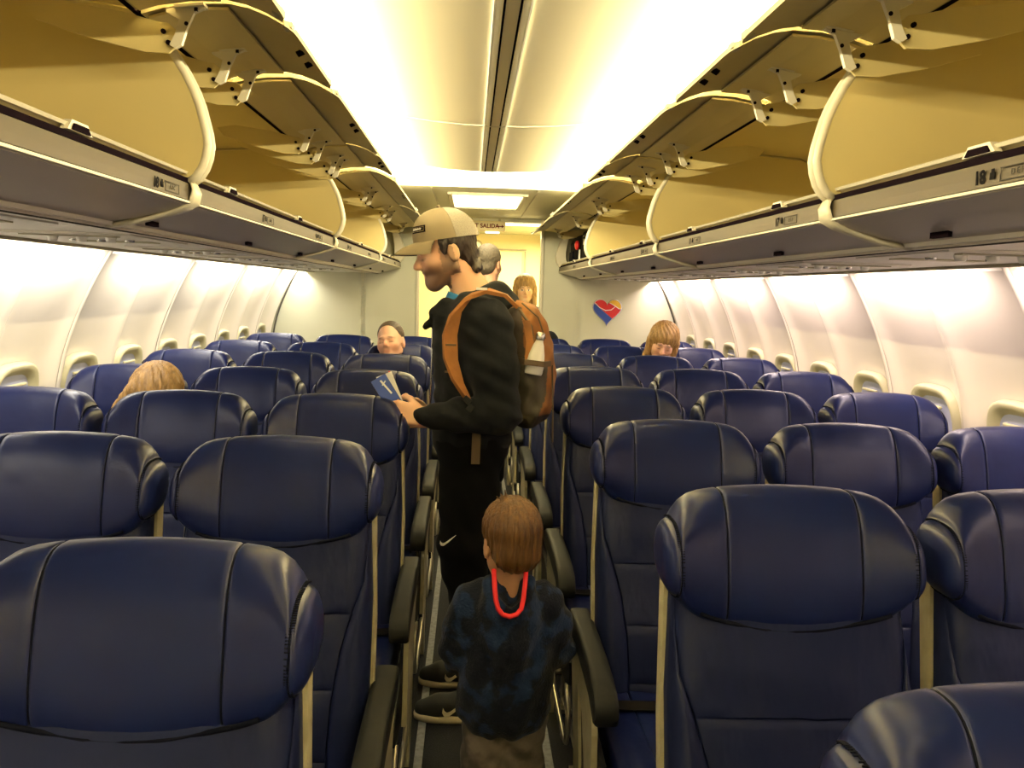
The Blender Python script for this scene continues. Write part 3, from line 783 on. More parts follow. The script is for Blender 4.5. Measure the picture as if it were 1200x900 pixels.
def A_(*v): return np.array(v, float)
def head_sdf(V, c, R, sc=1.0, nose=1.0, child=False, jaw=1.0):
    """c: centre between the ears; R: frame facing -y"""
    def P(x,y,z): return c+R@(A_(x,y,z)*sc)
    def E(x,y,z,rx,ry,rz,k=.015,cut=False): V.ell(P(x,y,z), A_(rx,ry,rz)*sc, R, k*sc, cut)
    E(0,.018,.045,.077,.096,.088)
    E(0,-.030,-.020,.064*jaw,.066,.078,.03)
    E(0,-.062,-.088,.026,.024,.020,.03)
    for s in (-1,1):
        V.cap(P(s*.054*jaw,.005,-.050), P(s*.014,-.068,-.092), .018*sc, .015*sc, .025*sc)
        E(s*.036,-.058,-.022,.026,.026,.024,.02)
        E(s*.0775,.012,-.004,.009,.021,.034,.006); E(s*.088,.006,.002,.007,.012,.020,.006,True)
        E(s*.030,-.094,.004,.016,.012,.010,.010,True); E(s*.030,-.083,.002,.0125,.010,.0095,.002)
        E(s*.011,-.102,-.030,.008,.010,.007,.006)
    V.cap(P(-.034,-.086,.022), P(.034,-.086,.022), .010*sc, .010*sc, .014*sc)
    V.cap(P(0,-.088,.012), P(0,-.088-.024*nose,-.022), .007*sc, .0115*sc, .010*sc)
    V.cap(P(-.017,-.084,-.053), P(.017,-.084,-.053), .0065*sc, .0065*sc, .006*sc)
    V.cap(P(-.014,-.084,-.064), P(.014,-.084,-.064), .0075*sc, .0075*sc, .006*sc)
    V.cap(P(-.022,-.096,-.0585), P(.022,-.096,-.0585), .002*sc, .002*sc, .003*sc, cut=True)
def head_tint(c, R, sc, skin, lips=None, beard=None, brow=None, eye_open=False, hairline=None):
    skin = A_(*skin)
    def f(V):
        L = ((V-c)@R)/sc; x, y, z = L[:,0], L[:,1], L[:,2]; C = np.tile(skin,(len(V),1))
        def mix(m, col): 
            C[:] = C*(1-m[:,None])+A_(*col)*m[:,None]
        near = (np.linalg.norm(L,axis=1) < .17)
        front = near & (y < -.02)
        mix(np.exp(-((np.abs(x)-.04)/.022)**2-((z+.03)/.022)**2)*front*.35, skin*A_(1.1,.75,.70))
        mix(np.clip(np.exp(-(x/.018)**2-((z+.025)/.014)**2),0,1)*(y<-.09)*.35, skin*A_(1.1,.7,.65))
        if beard is not None:
            m = 1/(1+np.exp((z-(-.040-.25*np.clip(np.abs(x)-.02,0,.04)*-1.2))/.006)); must = np.exp(-((z+.043)/.008)**2-(x/.032)**2)
            under = (y < .022) & (z > -.122) & ~((z < -.075) & (y > -.015))
            mix(np.clip(np.maximum(m*(z>-.118), must*1.0),0,1)*under*near*.88*(~((np.abs(x)<.016)&(np.abs(z+.0585)<.008)&(y<-.08))), beard)
            mix((near&(y>-.035)&(y<.012)&(z<.02)&(z>-.06)&(np.abs(x)>.055))*.6, beard)
        if lips is not None: mix(np.exp(-(x/.019)**4-((z+.0585)/.010)**4)*(y<-.078)*near*.75, lips)
        if brow is not None: mix(np.exp(-((np.abs(x)-.031)/.019)**4-((z-.024+.15*(np.abs(x)-.03))/.0055)**2)*(y<-.06)*near*.85, brow)
        if eye_open:
            e = near & ((((np.abs(x)-.030)/.013)**2+((z-.002)/.0065)**2) < 1) & (y < -.07); C[e] = (.75,.72,.68)
            e = near & ((((np.abs(x)-.030)/.006)**2+((z-.002)/.006)**2) < 1) & (y < -.07); C[e] = (.03,.02,.015)
        else: mix(np.exp(-((np.abs(x)-.030)/.015)**4-((z+.004)/.0028)**2)*(y<-.07)*near*.85, (.04,.02,.015))
        return C
    return f
def hand_sdf(V, w, d, nrm, side, sc=1.0, curl=(.5,.9,.7), spread=.10, thumb=.5):
    """w wrist, d unit direction of the hand, nrm palm normal, side: direction towards the thumb"""
    w, d, nrm, side = [A_(*q) for q in (w,d,nrm,side)]; d /= np.linalg.norm(d); side -= d*(side@d); side /= np.linalg.norm(side); nrm = np.cross(d,side)*(1 if np.dot(np.cross(d,side),nrm) > 0 else -1)
    for t in (-.030,-.010,.012,.030): V.cap(w+side*t*.6*sc, w+(d*.085+side*t)*sc, .014*sc, .012*sc, .010*sc)
    for i,(t,Ls,r) in enumerate(((.032,(.042,.026,.020),.0090),(.011,(.047,.030,.022),.0093),(-.011,(.044,.028,.021),.0090),(-.031,(.034,.021,.018),.0080))):
        p = w+(d*.088+side*t)*sc; a = 0; dr = d+side*(t*spread*12)
        for L_, c_ in zip(Ls, curl):
            a += c_; u = d*math.cos(a)+nrm*math.sin(a)+side*(t*spread*6); u /= np.linalg.norm(u); q = p+u*L_*sc
            V.cap(p, q, r*sc, r*.9*sc, .004*sc); p = q
    p = w+(d*.025+side*.030)*sc; a = 0
    for L_, c_ in zip((.040,.034,.026),(.2,thumb*.6,thumb)):
        a += c_; u = d*.75+side*(.65-.5*a)+nrm*(.35+.6*a); u /= np.linalg.norm(u); q = p+u*L_*sc; V.cap(p,q,.0115*sc,.0105*sc,.006*sc); p = q

M['skin'] = mat('skin', (.6,.38,.26), .5, attr='tint', bump=[(180,.12,.001)])
M['skin'].node_tree.nodes['Principled BSDF'].inputs['Subsurface Weight'].default_value = .08
M['skin'].node_tree.nodes['Principled BSDF'].inputs['Subsurface Radius'].default_value = (.01,.004,.002)
M['hoodie'] = mat('black_jersey', (.0035,.0045,.006), .9, spec=.2, bump=[(14,.4,.01),(500,.3,.0008)], sheen=.04)
M['trouser'] = mat('black_sweatpants', (.0028,.003,.0035), .95, spec=.15, bump=[(10,.4,.01)])
M['darkhair'] = mat('dark_brown_hair', (.018,.010,.006), .45, bump=[(60,1,.01)], stretch=(1,1,.35))
M['brownhair'] = mat('brown_hair', (.085,.040,.012), .5, noise=(40,(.16,.075,.02),.4,.7), bump=[(90,.8,.006)], stretch=(2.2,2.2,.35))
M['blondhair'] = mat('blond_hair', (.40,.235,.075), .45, noise=(30,(.17,.09,.026),.30,.75), bump=[(80,.9,.006)], stretch=(2.2,1,.6))
M['greyhair'] = mat('grey_brown_hair', (.070,.055,.034), .7, noise=(90,(.11,.09,.058),.4,.7), bump=[(120,.8,.004)], stretch=(1,1,.4))
M['captan'] = mat('tan_cotton', (.23,.185,.115), .8, bump=[(420,.3,.0006)])
M['capmesh'] = mat('grey_mesh', (.42,.39,.33), .8, bump=[(500,.8,.001)], noise=(420,(.28,.26,.22),.45,.6))
M['orange'] = mat('rust_canvas', (.26,.10,.018), .8, bump=[(11,.6,.02),(300,.2,.0006)], noise=(9,(.17,.065,.013),.4,.7))
M['brown'] = mat('brown_canvas', (.075,.048,.026), .8, bump=[(12,.5,.02)], noise=(7,(.11,.075,.04),.4,.7))
M['olive'] = mat('olive_mesh_pocket', (.10,.085,.055), .8, bump=[(14,.5,.01)])
M['camo'] = mat('navy_camouflage_fleece', (.003,.005,.014), .95, spec=.2, noise=(15,(.010,.024,.072),.50,.58), bump=[(160,.7,.004)], sheen=.06)
M['boypant'] = mat('grey_brown_pants', (.14,.115,.10), .85, bump=[(16,.6,.012)], noise=(14,(.05,.042,.036),.45,.62))
M['redtrim'] = mat('red_binding', (.75,.02,.03), .6)
M['shoe'] = mat('black_shoe_mesh', (.014,.016,.015), .7, bump=[(260,.5,.001)])
M['sole'] = mat('cream_rubber', (.55,.48,.34), .6)
M['bluetee'] = mat('blue_cotton', (.02,.16,.38), .8)

# ---- the standing man (faces -x, seen from his left side)
man = tag(empty('person', (-.05,2.80,0)), 'bearded man in tan trucker cap and black hooded jacket standing in the aisle', 'person')
def rel(o, root):     # figures are modelled in world coordinates; hand them to their root
    if o.parent is root: o.matrix_parent_inverse = Matrix.Translation(-Vector(root.location))
    return o
HC = A_(-.160,2.80,1.606); HR = rotm(-80,16,0)
neck = A_(-.065,2.815,1.455)
LS, LE, LW = A_(-.020,2.655,1.375), A_(.030,2.60,1.090), A_(-.205,2.575,1.078)
RS, RE, RW = A_(-.030,2.985,1.375), A_(.015,3.03,1.08), A_(-.185,2.92,1.015)
hips = [A_(-.060,2.735,.93), A_(-.060,2.885,.93)]; knees = [A_(-.075,2.735,.52), A_(-.070,2.915,.52)]; ank = [A_(.010,2.69,.10), A_(.010,2.94,.10)]
def man_body():
    V = Vox((-.46,2.44,0),(.24,3.16,1.78),.0055)
    head_sdf(V, HC, HR, 1.0, 1.0)
    V.ell(HC+HR@A_(0,-.066,-.085), A_(.034,.026,.026), HR, .02); V.cap(HC+HR@A_(-.022,-.088,-.046), HC+HR@A_(.022,-.088,-.046), .0075, .0075, .006)
    V.cap(HC+HR@A_(0,.03,-.06), neck, .056, .062, .02)
    V.cap(neck, A_(-.06,2.82,1.38), .065, .10, .04)
    V.ell((-.070,2.82,1.28),(.105,.17,.17),None,.05); V.ell((-.065,2.82,1.08),(.095,.145,.16),None,.05); V.ell((-.055,2.81,.95),(.105,.155,.12),None,.05)
    for S,E_,W_ in ((LS,LE,LW),(RS,RE,RW)):
        V.chain([(S,.050),((S+E_)/2,.044),(E_,.036)],.02); V.chain([(E_,.037),((E_*.6+W_*.4),.037),(W_,.025)],.015)
    for h_,k_,a_ in zip(hips,knees,ank):
        V.chain([(h_,.085),(k_,.050)],.03); V.chain([(k_,.050),(k_*.65+a_*.35+A_(.012,0,0),.052),(a_,.034)],.02); V.cap(a_+A_(.02,0,-.06), a_+A_(-.17,-.005,-.075), .032,.022,.02)
    hand_sdf(V, LW+A_(-.01,0,0), (-1,.10,.12), (0,1,-.4), (0,.25,1), .98, (.55,.9,.6), .05, .9)
    hand_sdf(V, RW+A_(-.01,0,0), (-1,-.15,.10), (0,-1,-.3), (0,.1,1), .98, (.5,.9,.7), .05, .6)
    return rel(V.build('body', M['skin'], man, head_tint(HC,HR,1.0,(.82,.49,.31),(.50,.22,.16),(.060,.030,.016),(.03,.015,.01))), man)
man_body()
def man_hair():
    V = Vox((-.32,2.66,1.44),(.04,2.94,1.76),.004)
    V.ell(HC+HR@A_(0,.016,.036), A_(.084,.097,.088), HR, .01)
    V.ell(HC+HR@A_(0,.066,-.030), A_(.062,.036,.052), HR, .02)
    for s in (-1,1): V.cap(HC+HR@A_(s*.078,-.022,.030), HC+HR@A_(s*.074,-.020,-.020), .010,.006,.01)
    for q in range(14):
        a = random.uniform(-1.0,1.0); z = random.uniform(-.078,-.015); V.ell(HC+HR@A_(.060*math.sin(a),.058+.036*math.cos(a),z), (.016,.016,.016), None, .008)
    n = HR@A_(0,-1,0); V.plane(HC+HR@A_(0,-.030,0), n, .004)
    V.ell(HC+HR@A_(0,-.075,-.03), A_(.12,.075,.075), HR, .01, True)
    for s in (-1,1): V.ell(HC+HR@A_(s*.09,.010,-.012), A_(.03,.026,.034), HR, .006, True)
    V.fold(lambda X,Y,Z: .0022*np.sin(X*330+Z*180)*np.sin(Y*260+Z*120))
    rel(V.build('hair', M['darkhair'], man), man)
man_hair()
def man_cap():
    def P(x,y,z): return HC+HR@A_(x,y,z)
    C0 = (0,.012,.048); rx, ry, rz = .092,.112,.103
    nth, nph = 40, 16
    def dome(a0, a1, mt, name, par, grow=0):
        m = MB(); rings = []
        for i in range(nph+1):
            ph = PI/2*i/nph; r = []
            for j in range(nth+1):
                th = a0+(a1-a0)*j/nth
                e = .90
                cx = (rx+grow)*math.cos(ph)**.85*math.sin(th); cy = -(ry+grow)*math.cos(ph)**.85*math.cos(th)
                cz = (rz+grow)*math.sin(ph) + .012*math.cos(th)*math.cos(ph)
                if i == 0: cz -= .004
                r.append(P(C0[0]+cx, C0[1]+cy, C0[2]+cz-.012*(1-math.cos(th))/2*0))
            rings.append(r)
        inner = [[P(0,.012,.05)+(np.array(q)-P(0,.012,.05))*.972 for q in r] for r in rings]
        m.loft(rings, False, closed=False); m.loft(inner, False, closed=False)
        m.loft([rings[0], inner[0]], False, closed=False)
        return rel(m.build(name, mt, par, smooth=True), man) if par is man else m.build(name, mt, par, smooth=True)
    f = dome(-1.75, 1.75, M['captan'], 'cap', man)
    b = dome(1.75, 2*PI-1.75, M['capmesh'], 'mesh_back', f); b.matrix_parent_inverse = Matrix.Identity(4)
    # bill
    m = MB(); top = []; n = 24
    R0 = []; R1 = []; R2 = []
    for j in range(n+1):
        th = -1.05+2.10*j/n; x = .093*math.sin(th); y0 = .012-.113*math.cos(th)
        L_ = .074*max(0,math.cos(th*1.42))**.55
        z0 = .050+.012*math.cos(th)*1-.004
        crown = -.022*(x/.09)**2
        R0.append((x*.98, y0+.006, z0)); R1.append((x*1.0, y0-L_*.5, z0-.006+crown*.6)); R2.append((x*.97, y0-L_, z0-.020+crown))
    up = [[P(*q) for q in r] for r in (R0,R1,R2)]; dn = [[P(q[0],q[1],q[2]-.004) for q in r] for r in (R0,R1,R2)]
    m.loft(up, False, closed=False); m.loft(dn, False, closed=False, mi=1); m.loft([up[2],dn[2]], False, closed=False)
    for r0, r1 in zip(up,up[1:]): pass
    m.build('bill', [M['captan'],M['black']], f, smooth=True)
    m = MB(); m.sphere(P(0,.012,.155), .007, 8, sc=(1,1,.6)); m.build('button', M['captan'], f, smooth=True)
    # seam tubes and the front patch
    m = MB()
    m.tube([P(0+.0925*math.sin(1.75)*math.cos(p)**.85, .012-.1125*math.cos(1.75)*math.cos(p)**.85, .048+.1035*math.sin(p)) for p in [PI/2*i/12 for i in range(13)]], .0009, 5); m.build('seam', M['capmesh'], f)
    def S(u, v, g): # point on the crown surface at angle u, height angle v
        return P((rx+g)*math.cos(v)**.85*math.sin(u), .012-(ry+g)*math.cos(v)**.85*math.cos(u), .048+(rz+g)*math.sin(v)+.012*math.cos(u)*math.cos(v))
    def patch(u0,u1,v0,v1,g,mt,name):
        m = MB(); m.loft([[S(u0+(u1-u0)*i/8,v0+(v1-v0)*j/4,g) for i in range(9)] for j in range(5)], False, closed=False); return m.build(name, mt, f, smooth=True)
    patch(.14,.86,.26,.50,.0015,M['darkstrip'],'patch')
    patch(.20,.80,.30,.46,.0022,M['silver'],'patch_border'); patch(.23,.77,.32,.44,.0028,M['darkstrip'],'patch_field')
    m = MB()
    for i in range(5): 
        u = .27+.09*i; m.tube([S(u,.345,.0034),S(u+.02,.415,.0034),S(u+.05,.35,.0034),S(u+.07,.41,.0034)], .0012, 4)
    m.build('patch_lettering', M['white'], f)
man_cap()
def man_hoodie():
    V = Vox((-.36,2.44,.80),(.24,3.16,1.56),.006)
    V.ell((-.070,2.82,1.30),(.135,.205,.18),None,.05); V.ell((-.062,2.82,1.12),(.132,.185,.20),None,.05); V.ell((-.060,2.81,.98),(.138,.185,.15),None,.05)
    V.cap((-.06,2.68,1.395),(-.06,2.96,1.395),.070,.070,.05)
    for S,E_,W_,w in ((LS,LE,LW,1),(RS,RE,RW,.95)):
        V.chain([(S,.086*w),((S+E_)/2,.080*w),(E_,.066*w)],.03); V.chain([(E_,.066*w),(E_*.5+W_*.5,.056*w),(W_+A_(.02,0,0),.043*w)],.02); V.cap(W_+A_(.018,0,0),W_+A_(-.006,0,0),.038,.036,.004)
    # hood gathered round the neck, open collar at the front
    for i in range(16):
        a = -2.45+4.9*i/15; p = A_(-.085+.098*math.cos(a), 2.815+.100*math.sin(a), 1.424+.052*math.cos(a))
        V.ell(p, (.040,.038,.040), None, .022)
    V.ell((.040,2.815,1.43),(.060,.10,.055),None,.03)
    V.cap((-.190,2.775,1.405),(-.225,2.755,1.352),.014,.010,.012); V.cap((-.15,2.74,1.44),(-.205,2.755,1.40),.022,.014,.02)
    V.cap((-.10,2.81,1.62),(-.10,2.815,1.38),.066,.072,.02,cut=True)
    V.cap((-.16,2.79,1.46),(-.15,2.80,1.36),.040,.032,.02,cut=True)
    V.plane((0,0,.860),(0,0,-1),.01)
    V.cap((-.06,2.81,.84),(-.06,2.81,.90),.105,.11,.01,cut=True,sc=(1,1.3,1))
    V.fold(lambda X,Y,Z: .0035*np.sin(X*55+Z*38+2*np.sin(Y*20))*np.sin(Z*46-X*30)+.002*np.sin(Z*110+X*60))
    return rel(V.build('hooded_jacket', M['hoodie'], man), man)
hd = man_hoodie()
m = MB(); m.tube([(-.202,2.765,z) for z in (1.36,1.30,1.22)]+[(-.205,2.77,1.10),(-.205,2.77,.95)], .003, 5); m.build('zip', M['silver'], hd)
V = Vox((-.26,2.66,1.28),(.06,2.96,1.50),.006); V.ell((-.10,2.81,1.39),(.080,.082,.085),None,.02); V.cap((-.082,2.81,1.48),(-.09,2.81,1.40),.068,.082,.02); V.plane((-.10,2.8,1.460),(.35,0,1)); rel(V.build('blue_shirt', M['bluetee'], man), man)['label'] = 'blue t-shirt showing at the neckline'
def man_trousers():
    V = Vox((-.26,2.58,.07),(.16,3.06,1.04),.006)
    V.ell((-.060,2.81,.95),(.128,.172,.11),None,.04)
    for h_,k_,a_ in zip(hips,knees,ank):
        V.chain([(h_,.112),(k_+A_(0,0,.10),.088),(k_,.078)],.03); V.chain([(k_,.078),(k_*.6+a_*.4+A_(.008,0,0),.070),(a_+A_(0,0,.06),.048)],.02); V.cap(a_+A_(0,0,.05),a_+A_(0,0,.0),.046,.044,.01)
    V.fold(lambda X,Y,Z: .004*np.sin(Z*52+X*30)*np.sin(X*44+Y*30)+.003*np.sin(Z*30))
    return rel(V.build('sweatpants', M['trouser'], man), man)
tr = man_trousers()
def swoosh(m, o, ux, uz, L_, mirror=1):
    """a tapered check-shaped mark in the plane ux, uz"""
    o, ux, uz = A_(*o), A_(*ux), A_(*uz)
    top = [(0,.22),(.06,.10),(.16,.04),(.30,.08),(.60,.28),(1.0,.55)]; bot = [(0,.22),(-.03,.04),(.05,-.10),(.22,-.12),(.55,.12),(1.0,.55)]
    nv = np.cross(ux,uz); nv /= np.linalg.norm(nv)
    P = [[o+(ux*a*mirror+uz*b)*L_+nv*t for a,b in q] for t in (0,.003) for q in (top,bot)]
    m.loft([P[0],P[1],P[3],P[2],P[0]], False, closed=False); return m
m = MB(); swoosh(m, (-.157,2.640,.640), (1,0,.05), (0,0,1), .052); m.build('chest_mark', M['white'], tr).name = 'check_mark'
def shoe(a, name='shoe', lab=None):
    x, y, z = a; x -= .032
    V = Vox((x-.26,y-.08,0),(x+.12,y+.08,.16),.004)
    V.chain([((x+.045,y,.055),.040),((x-.05,y,.052),.042),((x-.13,y,.042),.040),((x-.185,y,.036),.030)],.02,sc=(1,1,1)); V.cap((x+.03,y,.11),(x+.01,y,.07),.043,.044,.02)
    V.plane((0,0,.018),(0,0,-1)); V.cap((x+.01,y,.20),(x+.01,y,.115),.034,.034,.006,cut=True)
    sh = rel(V.build(name, M['shoe'], man), man)
    m = MB(); R = []
    for zz, g in ((0,-.004),(.004,.003),(.018,.004),(.024,-.001)):
        r = []
        for i in range(36):
            t = 2*PI*i/36; c, s_ = math.cos(t), math.sin(t); cx = x-.068+.146*math.copysign(abs(c)**.8,c); w = .046 if c < 0 else .040
            w = .046-.010*max(0,c)+.0; r.append((cx+g*c, y+(w+g)*math.copysign(abs(s_)**.75,s_), zz+.010*max(0,-c-.6)))
        R.append(r)
    m.loft(R); m.build('sole', M['sole'], sh, smooth=True)
    m = MB()
    for i in range(5): m.tube([(x-.055-.018*i,y-.022,.083-.006*i),(x-.060-.018*i,y,.092-.006*i),(x-.055-.018*i,y+.022,.083-.006*i)], .0028, 5)
    m.build('laces', M['arm'], sh)
    m = MB(); swoosh(m, (x-.115,y-.047,.040), (1,.03,0), (0,.25,1), .085); m.build('side_mark', M['sole'], sh)
    return sh
shoe(ank[0]); shoe(ank[1])
# hand-held folder
bk = tag(empty('ticket_booklet', (-.335,2.60,1.150)), 'blue white and yellow ticket booklet held in the standing man\'s hand', 'booklet')
R_ = Matrix.Rotation(math.radians(-32),3,'Y') @ Matrix.Rotation(math.radians(12),3,'Z')
m = MB(); m.box((0,0,0),(.052,.003,.11),R=R_); m.build('cover', M['blue'], bk)
m = MB(); m.box((.010,.006,.004),(.052,.0025,.115),R=R_ @ Matrix.Rotation(math.radians(10),3,'Y')); m.build('pages', M['white'], bk)
m = MB(); m.box((-.003,-.0025,.018),(.006,.001,.055),R=R_ @ Matrix.Rotation(math.radians(-10),3,'Y')); m.box((-.010,-.0028,.030),(.018,.001,.004),R=R_ @ Matrix.Rotation(math.radians(-25),3,'Y')); m.build('white_print', M['white'], bk)
m = MB(); m.box((.026,-.003,-.045),(.045,.002,.030),R=R_); m.build('yellow_corner', M['yellow'], bk)
m = MB(); m.box((.020,.010,.02),(.005,.002,.10),R=R_ @ Matrix.Rotation(math.radians(14),3,'Y')); m.build('red_edge', M['red'], bk)

# ---- backpack on his back
bp = tag(empty('backpack', (.10,2.80,1.02)), 'rust-orange and brown canvas backpack worn by the standing man', 'backpack')
def relb(o, root):
    if o.parent is root: o.matrix_parent_inverse = Matrix.Translation(-Vector(root.location))
    return o
def pack():
    V = Vox((.0,2.58,.96),(.27,3.04,1.50),.006)
    V.chain([((.105,2.80,1.36),.085),((.120,2.80,1.22),.092),((.122,2.80,1.10),.088)],.04,sc=(1,1.55,1))
    V.cap((.15,2.80,1.30),(.165,2.80,1.10),.052,.045,.04,sc=(1,1.6,1))
    V.ell((.075,2.80,1.405),(.065,.10,.04),None,.03)
    V.fold(lambda X,Y,Z: .004*np.sin(Z*48+X*60)*np.sin(Y*40+Z*20)+.0025*np.sin(X*90-Z*50))
    def tint(P):
        C = np.tile(A_(.27,.105,.020),(len(P),1)); x, y, z = P.T; C *= (1-.35*np.clip(np.sin(x*70+z*25)*np.sin(z*33-y*40),0,1))[:,None]
        side = (y < 2.715); dk = (side & (x < .098+.14*(1.40-z)*.5)) | (z < 1.07)
        C[dk] = (.035,.023,.014)
        ol = side & (z < 1.255) & (x > .085) & (x < .185-.35*np.clip(1.14-z,0,1)); C[ol] = (.070,.060,.038)
        return C
    M['pack'] = mat('canvas_two_tone', (.3,.1,.02), .75, attr='tint', bump=[(11,.6,.02),(300,.2,.0006)])
    return relb(V.build('pack_body', M['pack'], bp, tint), bp)
pb = pack()
def ribbon(m, pts, w, t, nrm):
    """flat strap through pts; width along y-ish direction w vectors"""
    rings = []
    for i,p in enumerate(pts):
        p = Vector(p); a = Vector(pts[max(i-1,0)]); b = Vector(pts[min(i+1,len(pts)-1)]); d = (b-a).normalized(); wv = Vector(w[i] if isinstance(w,list) else w)
        nn = d.cross(wv).normalized()*t; rings.append([p-wv-nn, p+wv-nn, p+wv+nn, p-wv+nn])
    m.loft(rings); return m
# shoulder straps: up from the pack over the shoulder, down the front of it and back under the arm
for yy, s_ in ((2.662,-1),(2.965,1)):
    pts = [(.075,yy,1.42),(.02,yy-s_*0,1.462),(-.05,yy,1.470),(-.115,yy,1.445),(-.165,yy+s_*.0,1.385),(-.190,yy+s_*.01,1.31),(-.186,yy+s_*.02,1.24),(-.150,yy+s_*.035,1.175),(-.105,yy+s_*.050,1.125)]
    if s_ < 0:
        pts = [(.080,2.69,1.430),(.04,2.66,1.468),(-.02,2.635,1.482),(-.080,2.610,1.462),(-.122,2.590,1.408),(-.138,2.578,1.340),(-.134,2.570,1.265),(-.110,2.560,1.195),(-.080,2.546,1.145)]
    W = [(0,.020,0),(.004,.021,.0),(.006,.021,.004),(.011,.019,.008),(.016,.016,.006),(.021,.012,.0),(.021,.012,-.004),(.017,.011,-.008),(.010,.008,-.006)]
    m = MB(); ribbon(m, pts, [(a,b*(1),c) for a,b,c in W], .006, None)
    st_ = relb(m.build('shoulder_strap', M['orange'], bp, angle=50), bp)
    if s_ < 0:
        m = MB(); m.box((-.040,2.607,1.488),(.035,.006,.008)); m.build('strap_logo', M['white'], st_)
        m = MB(); m.box((-.078,2.535,1.140),(.026,.008,.020),R=Matrix.Rotation(.7,3,'Y'),ch=.002); m.box((-.068,2.533,1.115),(.020,.006,.022),R=Matrix.Rotation(.7,3,'Y'),ch=.002); m.build('strap_buckle', M['arm'], st_)
        for zz in (1.31,1.225): 
            m = MB(); m.box((-.134,2.562,zz),(.035,.004,.006)); m.build('strap_loop', M['brown'], st_)
m = MB(); ribbon(m, [(-.045,2.615,1.06),(-.046,2.610,.98),(-.047,2.608,.92)], (.014,0,0), .002, None); relb(m.build('hanging_strap', M['brown'], bp), bp)
m = MB(); m.tube([(.085,2.665,1.425),(.125,2.650,1.37),(.135,2.640,1.30),(.128,2.638,1.24)], .005, 6); m.tube([(.095,2.70,1.445),(.15,2.69,1.40),(.175,2.685,1.33)], .003, 6); relb(m.build('zip_seam', M['brown'], bp, smooth=True), bp)['kind'] = 'stuff'
m = MB(); ribbon(m, [(.108,2.648,1.39),(.122,2.640,1.32),(.118,2.640,1.25)], (.012,.0,0), .004, None); relb(m.build('side_strap', M['orange'], bp), bp)
m = MB(); ribbon(m, [(.085,2.640,1.262),(.105,2.604,1.258),(.165,2.602,1.252),(.19,2.640,1.252)], (0,0,.009), .003, None); relb(m.build('pocket_hem', M['brown'], bp), bp)
m = MB(); m.tube([(.205,2.72,1.24),(.210,2.70,1.10),(.213,2.70,.98)], .003, 5); relb(m.build('hanging_cord', M['brown'], bp), bp)
bt = tag(empty('water_bottle', (.137,2.630,1.235)), 'white bottle with silver cap in the backpack side pocket', 'bottle'); bt.rotation_euler = (0,.16,0); bt.scale = (.92,.92,.92)
pr = [(.000,.0),(.030,.0),(.032,.006),(.033,.03),(.028,.07),(.019,.105),(.0135,.118),(.0135,.124)]
m = MB(); m.loft([[(r*math.cos(2*PI*k/24), .7*r*math.sin(2*PI*k/24), z-.02) for k in range(24)] for r,z in pr[1:]]); m.build('bottle_body', M['white'], bt, smooth=True)
m = MB(); m.loft([[(r*math.cos(2*PI*k/24), .9*r*math.sin(2*PI*k/24), z) for k in range(24)] for r,z in ((.0155,.104),(.0165,.108),(.0165,.126),(.012,.131))]); m.build('bottle_cap', M['silver'], bt, angle=40)

# ---- the small boy, seen from behind
boy = tag(empty('person', (.035,2.0,0)), 'small boy in navy camouflage fleece hoodie with red trim walking away down the aisle', 'person')
BH = A_(.040,2.00,.848); BR_ = rotm(180+16,6,0)
def rb(o): 
    if o.parent is boy: o.matrix_parent_inverse = Matrix.Translation(-Vector(boy.location))
    return o
bS = [A_(-.055,2.0,.690), A_(.135,2.0,.690)]; bE = [A_(-.088,2.02,.560), A_(.172,2.02,.565)]; bW = [A_(-.070,2.09,.475), A_(.155,2.10,.490)]
bH = [A_(-.005,2.0,.42), A_(.085,2.0,.42)]; bA = [A_(-.020,1.98,.06), A_(.080,2.05,.06)]
def boy_body():
    V = Vox((-.20,1.84,0),(.28,2.24,.99),.0055)
    head_sdf(V, BH, BR_, .86, .7)
    V.cap(BH+A_(0,-.01,-.05), A_(.040,2.0,.70), .040,.044,.02)
    V.ell((.040,2.0,.60),(.085,.065,.12),None,.04); V.ell((.040,2.0,.46),(.085,.07,.09),None,.04)
    for S,E_,W_ in zip(bS,bE,bW): V.chain([(S,.032),(E_,.026),(W_,.020)],.015)
    for W_,sd in zip(bW,(1,-1)): hand_sdf(V, W_, (0,.6,-.8), (sd,0,0), (0,.8,.6), .58, (.3,.5,.4), .05, .5)
    for h_,a_ in zip(bH,bA): V.chain([(h_,.056),((h_+a_)/2,.042),(a_,.030)],.02); V.cap(a_+A_(0,-.02,-.035),a_+A_(0,.085,-.04),.024,.020,.02)
    rb(V.build('body', M['skin'], boy, head_tint(BH,BR_,.86,(.62,.34,.21))))
boy_body()
